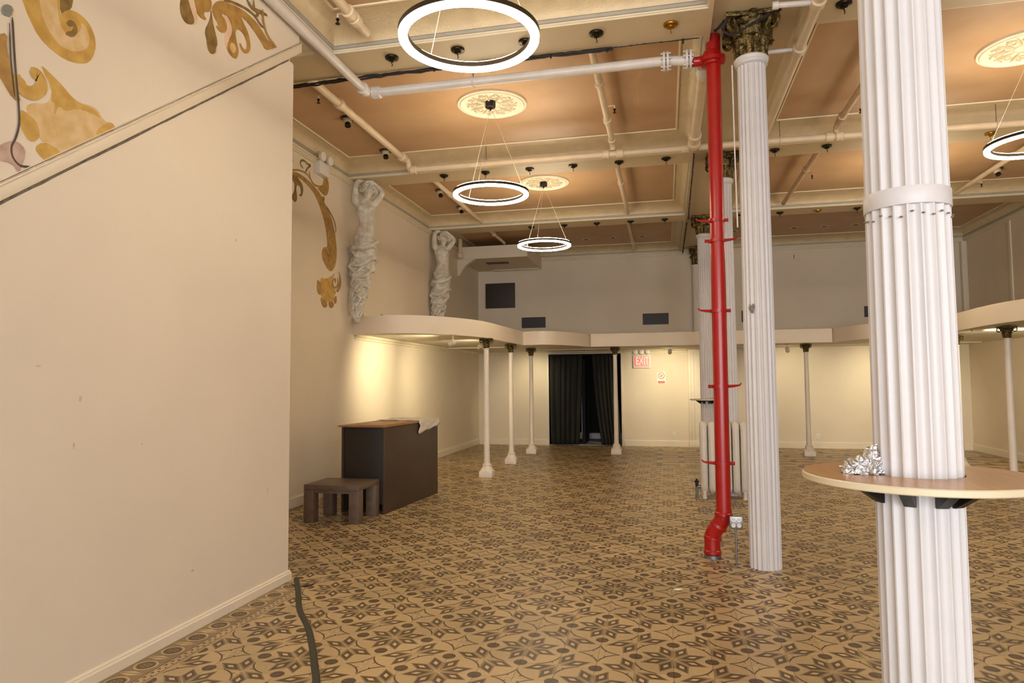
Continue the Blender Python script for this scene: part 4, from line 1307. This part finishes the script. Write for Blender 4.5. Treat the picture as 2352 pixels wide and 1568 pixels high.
pipe('sprinkler_pipe', 'pale pipe beside the gilt capital running back along the girder', [(1.19, 2.6, Z2), (1.19, 8.30, Z2)], .042, 'pipe', coup=(((1.19, 5.42, Z2), (0, 1, 0)), ((1.19, 6.18, Z2), (0, 1, 0))))
pipe('sprinkler_branch', 'short white pipe joining the gilt capital to the girder pipe, upper one', [(.88, 5.42, Z2 + .01), (1.14, 5.42, Z2)], .022, 'pipe_white', coup=(((.885, 5.42, Z2 + .01), (1, 0, 0)),))
pipe('sprinkler_branch', 'short white pipe joining the column head to the girder pipe, lower one', [(.93, 6.18, Z2), (1.14, 6.18, Z2)], .018, 'pipe_white')
pipe('sprinkler_pipe', 'brownish pipe crossing the right second bay to a tee on the beam pipe', [(2.03, 5.9, ZC), (2.03, 8.45, ZC), (2.03, 8.56, ZC - .03), (2.03, 8.577, Z2 + .045)], .036, 'pipe_rust', coup=(((2.03, 8.30, ZC), (0, 1, 0)),), heads=(((2.03, 8.0, ZC), (.12, 0, 0)),))
for x, lab, m in ((-3.30, 'cream pipe crossing the third bay near the left wall', 'pipe'), (-.60, 'cream pipe crossing the middle of the third bay', 'pipe'), (2.02, 'brown pipe crossing the right third bay beside the second column', 'pipe_rust'), (4.65, 'cream pipe crossing the right third bay near the edge of the picture', 'pipe')):
    pipe('sprinkler_pipe', lab, [(x, 9.40, ZC), (x, 12.2, ZC)], .036, m, coup=(((x, 10.3, ZC), (0, 1, 0)),), heads=(((x, 10.5 if x < 4 else 11.6, ZC), (.12 if x > 0 else -.0, 0, 0)),) if x > 0 else ())
pipe('sprinkler_pipe', 'cream pipe ending in the cove of the nearest bay by the stair wall', [(-2.44, 2.5, ZC), (-2.44, 5.28, ZC)], .040, 'pipe', coup=(((-2.44, 4.95, ZC), (0, 1, 0)), ((-2.44, 5.06, ZC), (0, 1, 0))), heads=(((-2.44, 4.95, ZC), (-.10, 0, 0)),))
pipe('sprinkler_pipe', 'thin pipe crossing the dim far bay near the left wall', [(-3.34, 12.85, ZC), (-3.34, 14.22, ZC)], .032, 'pipe', coup=(((-3.34, 13.3, ZC), (0, 1, 0)),))
pipe('sprinkler_pipe', 'thin pipe crossing the middle of the dim far bay', [(-.64, 12.85, ZC), (-.64, 15.7, ZC)], .034, 'pipe', coup=(((-.64, 14.9, ZC), (0, 1, 0)),))
pipe('drain_pipe', 'short upright pipe beside the bulkhead in the far left corner', [(-4.30, 14.1, 4.20), (-4.30, 14.1, 4.60)], .045, 'pipe', coup=(((-4.30, 14.1, 4.23), (0, 0, 1)),))
pipe('riser_tube', 'thin white tube running down the left side of the second column', [(.595, 5.83, 4.12), (.598, 5.83, 3.4), (.604, 5.83, 2.75)], .006, 'pipe_white', group='thin tubes')

# ---- cables
def cable(name, label, pts, r, seed, wob, m='cable', group='loose cables under the ceiling'):
    random.seed(seed)
    P = smoothpath(pts, 14)
    q = MB()
    for k in range(3):
        off = Vector((random.uniform(-1, 1), random.uniform(-1, 1), random.uniform(-1, 1))) * r
        PP = [p + off + Vector((random.uniform(-1, 1) * wob, random.uniform(-1, 1) * wob, random.uniform(-1, 1) * wob)) for p in P]
        q.tube(PP, r * .8, 6)
    o = q.build(name, m, loc=pts[0])
    return tag(o, label, 'cable', group)
cable('cable_bundle', 'dark cable bundle sagging along the back edge of the nearest beam', [(-4.3, 5.90, 4.405), (-3.5, 5.905, 4.400), (-2.9, 5.90, 4.41), (-2.0, 5.90, 4.415), (-1.2, 5.90, 4.42), (-.4, 5.90, 4.42)], .011, 2, .006)
cable('cable_run', 'thin dark cable along the back edge of the nearest beam near the standpipe', [(-.4, 5.895, 4.42), (-.1, 5.895, 4.423), (.1, 5.895, 4.42), (.34, 5.895, 4.42)], .004, 9, .002)
cable('cable_run', 'dark cable running along the girder edge behind the red standpipe', [(.42, 8.95, 4.41), (.43, 9.6, 4.41), (.44, 10.6, 4.415), (.45, 11.6, 4.41), (.46, 12.3, 4.405), (.46, 12.36, 4.35)], .009, 3, .005)
cable('cable_run', 'dark cable continuing along the girder in the dim far bay', [(.44, 12.86, 4.40), (.44, 13.8, 4.405), (.44, 15.0, 4.40), (.44, 15.85, 4.38)], .009, 4, .005)
cable('cable_tangle', 'tangle of brown cables draped over the nearest gilt capital', [(.46, 5.80, 4.41), (.54, 5.60, 4.40), (.50, 5.56, 4.30), (.58, 5.58, 4.26), (.70, 5.55, 4.30), (.86, 5.56, 4.38), (.95, 5.58, 4.42)], .008, 6, .006)
random.seed(8)
for k, x in enumerate((-2.05, -1.6, -1.35, -.95, -.45, .2)):
    o = MB().box(x, x + .014, 5.885, 5.90, 4.385, 4.425).build('cable_clip', 'black_metal', loc=(x, 5.89, 4.385))
    tag(o, 'tiny black cable clip under the nearest beam, %s from the left' % ORD[k], 'clip', 'cable clips on the nearest beam')

# ---- caryatid statues on the left wall
def make_statue():
    t = thing('caryatid_statue', '', 'statue')
    # body: lofted trunk, limbs and head fused into one continuous surface (local x right, z up, y back)
    q = MB()
    def sec(cx_, cy_, z, a, b):
        return [(cx_ + a * math.cos(2 * PI * k / 24), cy_ + b * math.sin(2 * PI * k / 24), z) for k in range(24)]
    S_ = [(.015, .02, 1.02, .12, .10), (.02, .01, 1.20, .150, .120), (.035, 0, 1.33, .128, .105), (.05, 0, 1.42, .112, .092), (.045, -.01, 1.52, .126, .100), (.035, -.015, 1.62, .146, .112), (.03, -.005, 1.70, .140, .095), (.032, 0, 1.75, .095, .070), (.04, -.005, 1.785, .045, .045)]
    rs = [sec(*p) for p in S_]
    q.loft(rs)
    q.add([r_ for r_ in rs[0]], [tuple(range(24))[::-1]])
    q.add([r_ for r_ in rs[-1]], [tuple(range(24))])
    q.tube([(.035, 0, 1.72), (.052, -.015, 1.80), (.06, -.02, 1.84)], [.05, .043, .042], 14)
    hd_ = []
    for zz, a, b, oy in ((-.095, .022, .03, -.012), (-.075, .042, .050, -.010), (-.04, .058, .068, -.004), (0, .066, .078, 0), (.04, .064, .076, .004), (.075, .048, .058, .008), (.10, .02, .025, .01)):
        hd_.append(sec(.068 + zz * .12, -.030 + oy, 1.865 + zz, a, b))
    q.loft(hd_)
    q.add(hd_[0], [tuple(range(24))[::-1]])
    q.add(hd_[-1], [tuple(range(24))])
    q.tube([(.068, -.098, 1.875), (.067, -.116, 1.855), (.067, -.108, 1.845)], [.008, .014, .010], 8)      # nose
    q.tube([(.045, -.098, 1.822), (.067, -.104, 1.820), (.089, -.098, 1.822)], [.005, .010, .005], 8)        # lips
    q.tube([(.030, -.088, 1.886), (.05, -.100, 1.892), (.066, -.100, 1.886), (.085, -.100, 1.892), (.106, -.088, 1.886)], .007, 8)   # brow
    for bx_ in (-.030, .100):
        c_ = MB().lathe([(.001, -.055), (.04, -.045), (.055, -.01), (.05, .03), (.02, .05)], 16, bx_, -.075, 1.625, axis='y')
        q.add(c_.v, c_.f)
    # arms: left raised straight to the soffit, right bent behind the head
    q.tube(smoothpath([(-.06, 0, 1.70), (-.105, 0, 1.75), (-.112, .005, 1.84), (-.110, .01, 1.93), (-.095, .012, 2.01), (-.060, .02, 2.052), (-.01, .035, 2.055)], 4), [.060, .061, .062, .062, .061, .059, .057, .055, .053, .051, .050, .050, .049, .047, .045, .043, .041, .039, .037, .036, .036, .035, .034, .032, .028], 14)
    q.tube(smoothpath([(.12, 0, 1.69), (.165, 0, 1.735), (.215, .005, 1.80), (.262, .01, 1.875), (.240, .02, 1.935), (.190, .03, 1.985), (.135, .035, 2.015)], 4), [.058, .058, .057, .056, .055, .053, .052, .050, .048, .047, .045, .044, .043, .043, .042, .041, .040, .038, .037, .035, .034, .032, .031, .030, .027], 14)
    for k in range(4):
        q.tube([(-.02 + .004 * k, .03 + .016 * k - .03, 2.05), (.02 + .006 * k, .025 + .016 * k - .03, 2.052 - .006 * (k % 2)), (.055, .03 + .016 * k - .03, 2.045)], [.0095, .009, .007], 8)
        q.tube([(.14, .02 + .014 * k - .02, 2.015), (.105, .02 + .014 * k - .02, 2.03), (.075, .02 + .014 * k - .02, 2.03)], [.009, .009, .007], 8)
    me = bpy.data.meshes.new('figure')
    me.from_pydata(q.v, [], q.f)
    ob_ = bpy.data.objects.new('figure_tmp', me)
    COL.objects.link(ob_)
    rm = ob_.modifiers.new('rm', 'REMESH')
    rm.mode = 'VOXEL'
    rm.voxel_size = .009
    sm_ = ob_.modifiers.new('sm', 'SMOOTH')
    sm_.factor = .5
    sm_.iterations = 3
    dg = bpy.context.evaluated_depsgraph_get()
    m2 = bpy.data.meshes.new_from_object(ob_.evaluated_get(dg))
    bpy.data.objects.remove(ob_)
    for v in m2.vertices:
        c = v.co
        if c.y < 0:
            c.y += .018 * math.exp(-((c.x - .048) ** 2 + (c.z - 1.39) ** 2) / .0003)
            c.y += .010 * math.exp(-((c.x - .046) ** 2) / .0004) * math.exp(-((c.z - 1.50) ** 2) / .012)
            for ex_ in (.046, .090):
                c.y += .010 * math.exp(-((c.x - ex_) ** 2 + (c.z - 1.872) ** 2) / .00012)
    m2.materials.clear()
    m2.materials.append(MATS['plaster'])
    m2.polygons.foreach_set('use_smooth', [True] * len(m2.polygons))
    m2.name = 'figure'
    fg = bpy.data.objects.new('figure', m2)
    COL.objects.link(fg)
    fg.parent = t
    # hair: a mass of wavy locks round the head
    random.seed(21)
    q = MB()
    for k in range(26):
        a = R(-30 + 240 * k / 25)
        c0 = Vector((.080 + .078 * math.cos(a), .010 + .03 * math.sin(a * 1.7), 1.905 + .070 * math.sin(a)))
        pts = []
        for s in range(7):
            u = s / 6
            pts.append(c0 + Vector((.035 * math.sin(u * 6 + k) + .02 * u * math.cos(a), -.055 + .13 * u + .02 * math.sin(k * 2.1), .03 * math.cos(u * 5 + k * 1.3) + .03 * u)))
        q.tube(pts, [.010, .022, .026, .026, .024, .018, .006], 7)
    q.tube([(.00, .02, 1.99), (.05, .0, 2.03), (.12, .0, 2.035), (.19, .02, 2.0)], [.025, .038, .036, .02], 8)
    q.build('hair', 'plaster', t)
    # swirling drapery tapering to a point
    q = MB()
    NA, NZ = 96, 130
    rs = []
    key = [(1.36, .04, .125), (1.25, .03, .165), (1.05, .015, .175), (.85, 0, .165), (.70, -.02, .150), (.45, -.05, .115), (.25, -.065, .092), (.10, -.08, .065), (0.0, -.09, .035)]
    def kv(z):
        for (za, xa, ra), (zb, xb, rb_) in zip(key, key[1:]):
            if zb <= z <= za:
                s = (za - z) / (za - zb)
                return xa + (xb - xa) * s, ra + (rb_ - ra) * s
        return key[-1][1:]
    for j in range(NZ + 1):
        z = 1.36 * (1 - j / NZ)
        cx_, rr = kv(z)
        row = []
        for i in range(NA):
            a = 2 * PI * i / NA
            w1 = math.sin(1.0 * a + 13 * z + 1.5 * math.sin(4 * z + .7) + .6 * math.sin(2 * a))
            w2 = math.sin(2 * a - 11 * z + 1.3 * math.sin(6 * z))
            fold = .34 * (1 - abs(w1)) ** 1.4 + .22 * (1 - abs(w2)) ** 2 - .10 + .05 * math.sin(5 * a + 29 * z)
            amp = min(1, (1.37 - z) / .42)
            q_ = rr * (.90 + fold * amp)
            zz = z + .035 * math.sin(2 * a + 9 * z) * amp * min(1, z / .2)
            row.append((cx_ + q_ * math.cos(a), q_ * .85 * math.sin(a) + .01, zz))
        rs.append(row)
    q.loft(rs)
    q.build('drapery', 'plaster', t, angle=70)
    # rolled cloth over the hips
    q = MB()
    for k, (za, zb, rr) in enumerate(((.99, 1.17, .040), (1.06, 1.10, .026), (.78, 1.00, .036), (.66, .78, .022), (.56, .80, .030), (.38, .60, .028), (.30, .40, .018), (.16, .36, .024), (.03, .17, .018))):
        pts = []
        for s in range(14):
            a = R(-200 + (225 if k % 2 == 0 else 150) * s / 13 + 25 * (k % 3))
            z = za + (zb - za) * s / 13
            cx_, r_ = kv(z)
            pts.append((cx_ + r_ * 1.06 * math.cos(a), r_ * .92 * math.sin(a), z + .028 * math.sin(s * (.7 + .13 * k) + k)))
        q.tube(pts, [rr * (.4 + .6 * math.sin(PI * (s + .5) / 14)) * (1 + .15 * math.sin(s * 2.3)) for s in range(14)], 8)
    q.build('drapery_roll', 'plaster', t)
    return t
s0 = make_statue()
place(s0, (-4.205, 9.02, 2.36), 'pale plaster caryatid with raised arm, nearer one on the left wall', 'plaster caryatids on the left wall', rz=R(25))
s1 = copy_tree(s0)
place(s1, (-4.20, 12.46, 2.36), 'pale plaster caryatid with raised arm, farther one above the mezzanine', 'plaster caryatids on the left wall', rz=R(22))

# ---- wall fittings
el = thing('emergency_light', 'white emergency light with two round lamps high on the left wall', 'emergency light', (XL, 8.12, 4.22))
MB().box(XL, XL + .085, 7.99, 8.25, 4.235, 4.40).build('battery_box', 'outlet_white', el, bevel=.006)
for y_ in (8.02, 8.22):
    hd = MB().lathe([(.045, -.03), (.062, 0), (.062, .02), (.055, .026), (0, .028)], 20, XL + .10, y_, 4.455, axis='x').build('lamp_head', 'glass_bulb', el)
    MB().tube([(XL + .06, y_, 4.395), (XL + .085, y_, 4.42)], .012, 8).build('bracket', 'outlet_white', hd)
def outlet(x, y, z, face, label, group='small wall outlets'):
    t = thing('wall_outlet', label, 'outlet', (x, y, z), group)
    if face == 'x':
        MB().box(x, x + .006, y - .036, y + .036, z - .058, z + .058).build('cover_plate', 'outlet_white', t, bevel=.003)
        for d in (-.022, .022):
            MB().box(x + .006, x + .0085, y - .015, y + .015, z + d - .013, z + d + .013).build('socket', 'trim', t, bevel=.003)
    else:
        MB().box(x - .036, x + .036, y - .006, y, z - .058, z + .058).build('cover_plate', 'outlet_white', t, bevel=.003)
        for d in (-.022, .022):
            MB().box(x - .015, x + .015, y - .0085, y - .006, z + d - .013, z + d + .013).build('socket', 'trim', t, bevel=.003)
outlet(XL, 7.98, 2.63, 'x', 'cream outlet plate on the left wall below the mural arch')
outlet(3.206, YB, .257, 'y', 'small outlet low on the back wall behind the slim right post')
outlet(.16, YB, .27, 'y', 'small outlet low on the back wall right of the exit sign')
th_ = thing('thermostat', 'small plate high on the upper back wall right of the columns', 'thermostat', (2.884, YB, 4.15))
MB().box(2.82, 2.95, YB - .025, YB, 4.13, 4.27).build('cover', 'wall', th_, bevel=.006)
MB().box(2.822, 2.832, YB - .028, YB - .024, 4.17, 4.24).build('slot', 'vent_dark', th_, smooth=False)
# vents and dark panel on the upper back wall
def vent(x0, x1, z0, z1, label):
    t = thing('wall_vent', label, 'vent', ((x0 + x1) / 2, YB, z0), 'dark vents on the upper back wall')
    MB().box(x0, x1, YB - .006, YB, z0, z1).build('backing', 'vent_dark', t, smooth=False)
    for a in ((x0, x1, z0, z0 + .012), (x0, x1, z1 - .012, z1), (x0, x0 + .012, z0, z1), (x1 - .012, x1, z0, z1)):
        MB().box(a[0], a[1], YB - .014, YB - .005, a[2], a[3]).build('frame_bar', 'vent_slat', t, bevel=.002)
    n = 9
    for k in range(n):
        z = z0 + .02 + (z1 - z0 - .04) * (k + .5) / n
        MB().box(x0 + .012, x1 - .012, YB - .012, YB - .006, z - .006, z + .004).build('slat', 'vent_slat', t, smooth=False)
vent(-3.343, -2.763, 2.774, 3.029, 'dark slatted vent right below the dark square panel')
vent(-.488, .095, 2.781, 3.039, 'dark slatted vent left of the half column on the back wall')
vent(1.688, 2.26, 2.785, 3.042, 'dark slatted vent behind the second fluted column')
vent(4.215, 4.79, 2.825, 3.06, 'dark slatted vent hidden behind the nearest fluted column')
dp = thing('wall_screen', 'dark square panel on the upper back wall in the left corner', 'screen', (-3.87, YB, 3.27))
MB().box(-4.235, -3.502, YB - .02, YB, 3.272, 3.878).build('panel', 'screen_dark', dp, bevel=.004)
for a in ((-4.235, -3.502, 3.272, 3.286), (-4.235, -3.502, 3.864, 3.878), (-4.235, -4.221, 3.272, 3.878), (-3.516, -3.502, 3.272, 3.878)):
    MB().box(a[0], a[1], YB - .024, YB - .019, a[2], a[3]).build('frame_bar', 'screen_dark', dp, smooth=False)

# ---- exit sign with emergency lamps, no smoking sign
def text_mesh(body, size, depth, name, m, parent, mtx):
    cu = bpy.data.curves.new('t', 'FONT')
    cu.body = body
    cu.size = size
    cu.extrude = depth
    cu.align_x = 'CENTER'
    cu.align_y = 'CENTER'
    to = bpy.data.objects.new('t', cu)
    COL.objects.link(to)
    dg = bpy.context.evaluated_depsgraph_get()
    me = bpy.data.meshes.new_from_object(to.evaluated_get(dg))
    bpy.data.objects.remove(to)
    me.transform(mtx)
    o_ = org(parent)
    me.transform(Matrix.Translation(-o_))
    me.materials.clear()
    me.materials.append(MATS[m])
    o = bpy.data.objects.new(name, me)
    COL.objects.link(o)
    o.parent = parent
    return o
ex = thing('exit_sign', 'lit exit sign with three emergency lamps right of the doorway', 'exit sign', (-.525, YB, 1.78))
MB().box(-.72, -.33, YB - .06, YB, 1.786, 2.08).build('housing', 'sign_white', ex, bevel=.006)
MB().box(-.70, -.35, YB - .064, YB - .0595, 1.806, 2.06).build('face', 'exit_face', ex, smooth=False)
M_ = lambda x, y, z, sx=1, sz=1: Matrix.Translation((x, y, z)) @ Matrix.Rotation(R(90), 4, 'X') @ Matrix.Diagonal((sx, sz, 1, 1))
text_mesh('EXIT', .26, .002, 'letters_outline', 'exit_red', ex, M_(-.532, YB - .066, 1.930, .60, 1.12))
text_mesh('EXIT', .26, .002, 'letters', 'exit_letter', ex, M_(-.520, YB - .071, 1.936, .57, 1.02))
for k in range(3):
    x = -.665 + .14 * k
    hd = MB().lathe([(.03, .0), (.050, -.03), (.054, -.05), (.046, -.056), (0, -.058)], 18, x, YB - .03, 2.15, axis='y').build('lamp_head', 'glass_bulb', ex)
    MB().tube([(x, YB - .03, 2.078), (x, YB - .03, 2.12)], .010, 8).build('lamp_neck', 'sign_white', hd)
ns = thing('no_smoking_sign', 'white no smoking sign with red circle on the back wall', 'sign', (-.09, YB, 1.42))
MB().box(-.185, -.005, YB - .004, YB, 1.42, 1.68).build('plate', 'sign_white', ns, smooth=False)
q = MB()
N = 28
vs = [(-.095 + r * math.cos(2 * PI * k / N), YB - .0055, 1.60 + r * math.sin(2 * PI * k / N)) for r in (.062, .074) for k in range(N)]
q.add(vs, [(k, N + k, N + (k + 1) % N, (k + 1) % N) for k in range(N)])
q.build('red_circle', 'sign_red', ns, smooth=False)
fn = lambda u, v, w: (-.095 + u * .707 + v * .707, YB - .0045 - w, 1.60 - u * .707 + v * .707)
MB().prism([(-.064, -.005), (.064, -.005), (.064, .005), (-.064, .005)], .0012, .0022, fn).build('red_slash', 'sign_red', ns, smooth=False)
fn = lambda u, v, w: (-.095 + u * .8 - v * .6, YB - .0045 - w, 1.60 + u * .6 + v * .8)
MB().prism([(-.045, -.006), (.045, -.006), (.045, .006), (-.045, .006)], 0, .001, fn).build('cigarette', 'sign_black', ns, smooth=False)
MB().box(-.168, -.022, YB - .0055, YB - .004, 1.432, 1.482).build('red_band', 'sign_red', ns, smooth=False)
MB().box(-.150, -.040, YB - .0065, YB - .0055, 1.452, 1.460).build('text_line', 'sign_white', ns, smooth=False)

# ---- spotlights under the mezzanine
def spot(x, y, z, aim, energy, label, ang=110, r=.04, warm=(1.0, .86, .56), blend=1.0):
    t = thing('spotlight', label, 'spotlight', (x, y, 2.204), 'spotlights under the mezzanine')
    MB().lathe([(.05, 0), (.05, -.012), (.02, -.02), (.008, -.022)], 16, x, y, 2.204).build('base', 'moulding', t)
    P = Vector((x, y, z))
    D = (Vector(aim) - P).normalized()
    MB().tube([(x, y, 2.185), (x, y, z + .02), tuple(P - D * .03)], .008, 8).build('stem', 'moulding', t)
    can = MB().tube([P - D * .05, P - D * .03, P + D * .06, P + D * .065], [.02, r, r, r * .97], 18, caps=True).build('lamp_can', 'moulding', t)
    MB().tube([P + D * .0655, P + D * .069], [r * .85, r * .8], 18).build('lamp_face', 'spot_glow', can)
    ld = bpy.data.lights.new('spot_beam', 'SPOT')
    ld.energy = energy
    ld.color = warm
    ld.spot_size = R(ang)
    ld.spot_blend = blend
    ld.shadow_soft_size = .05
    lo = bpy.data.objects.new('spot_beam', ld)
    COL.objects.link(lo)
    lo.parent = t
    lo.location = P + D * .10 - t.location
    lo.rotation_euler = D.to_track_quat('-Z', 'Y').to_euler()
    return t
spot(-3.05, 9.62, 2.08, (-4.42, 10.1, 1.55), SPOT, 'small white spotlight under the curved mezzanine aimed at the left wall')
spot(-2.93, 10.72, 2.08, (-4.42, 12.6, 1.3), SPOT * .8, 'small white spotlight under the curved mezzanine at the first post capital')
spot(4.64, 10.80, 2.08, (6.2, 14.6, 1.45), SPOT * 1.3, 'white spotlight under the mezzanine by the far right post')
spot(.10, 14.5, 2.10, (.0, 16, 1.2), SPOT * .8, 'small spotlight under the mezzanine aimed at the wall by the exit sign', 110)
spot(-2.9, 14.9, 2.10, (-3.1, 16, 1.2), SPOT * .3, 'small spotlight under the mezzanine in the back left corner', 110)
spot(2.4, 14.6, 2.10, (2.8, 16, 1.1), SPOT * .36, 'small spotlight under the mezzanine right of the second fluted column', 120)
spot(4.4, 14.6, 2.10, (4.6, 16, 1.1), SPOT * .45, 'small spotlight under the mezzanine in the back right area', 120)
# stray little clip on the mezzanine edge
o = MB().box(-3.98, -3.95, 9.12, 9.16, 2.456, 2.475).build('edge_clip', 'black_metal', loc=(-3.96, 9.14, 2.456), bevel=.004)
tag(o, 'tiny black clip on top of the curved mezzanine edge', 'clip')
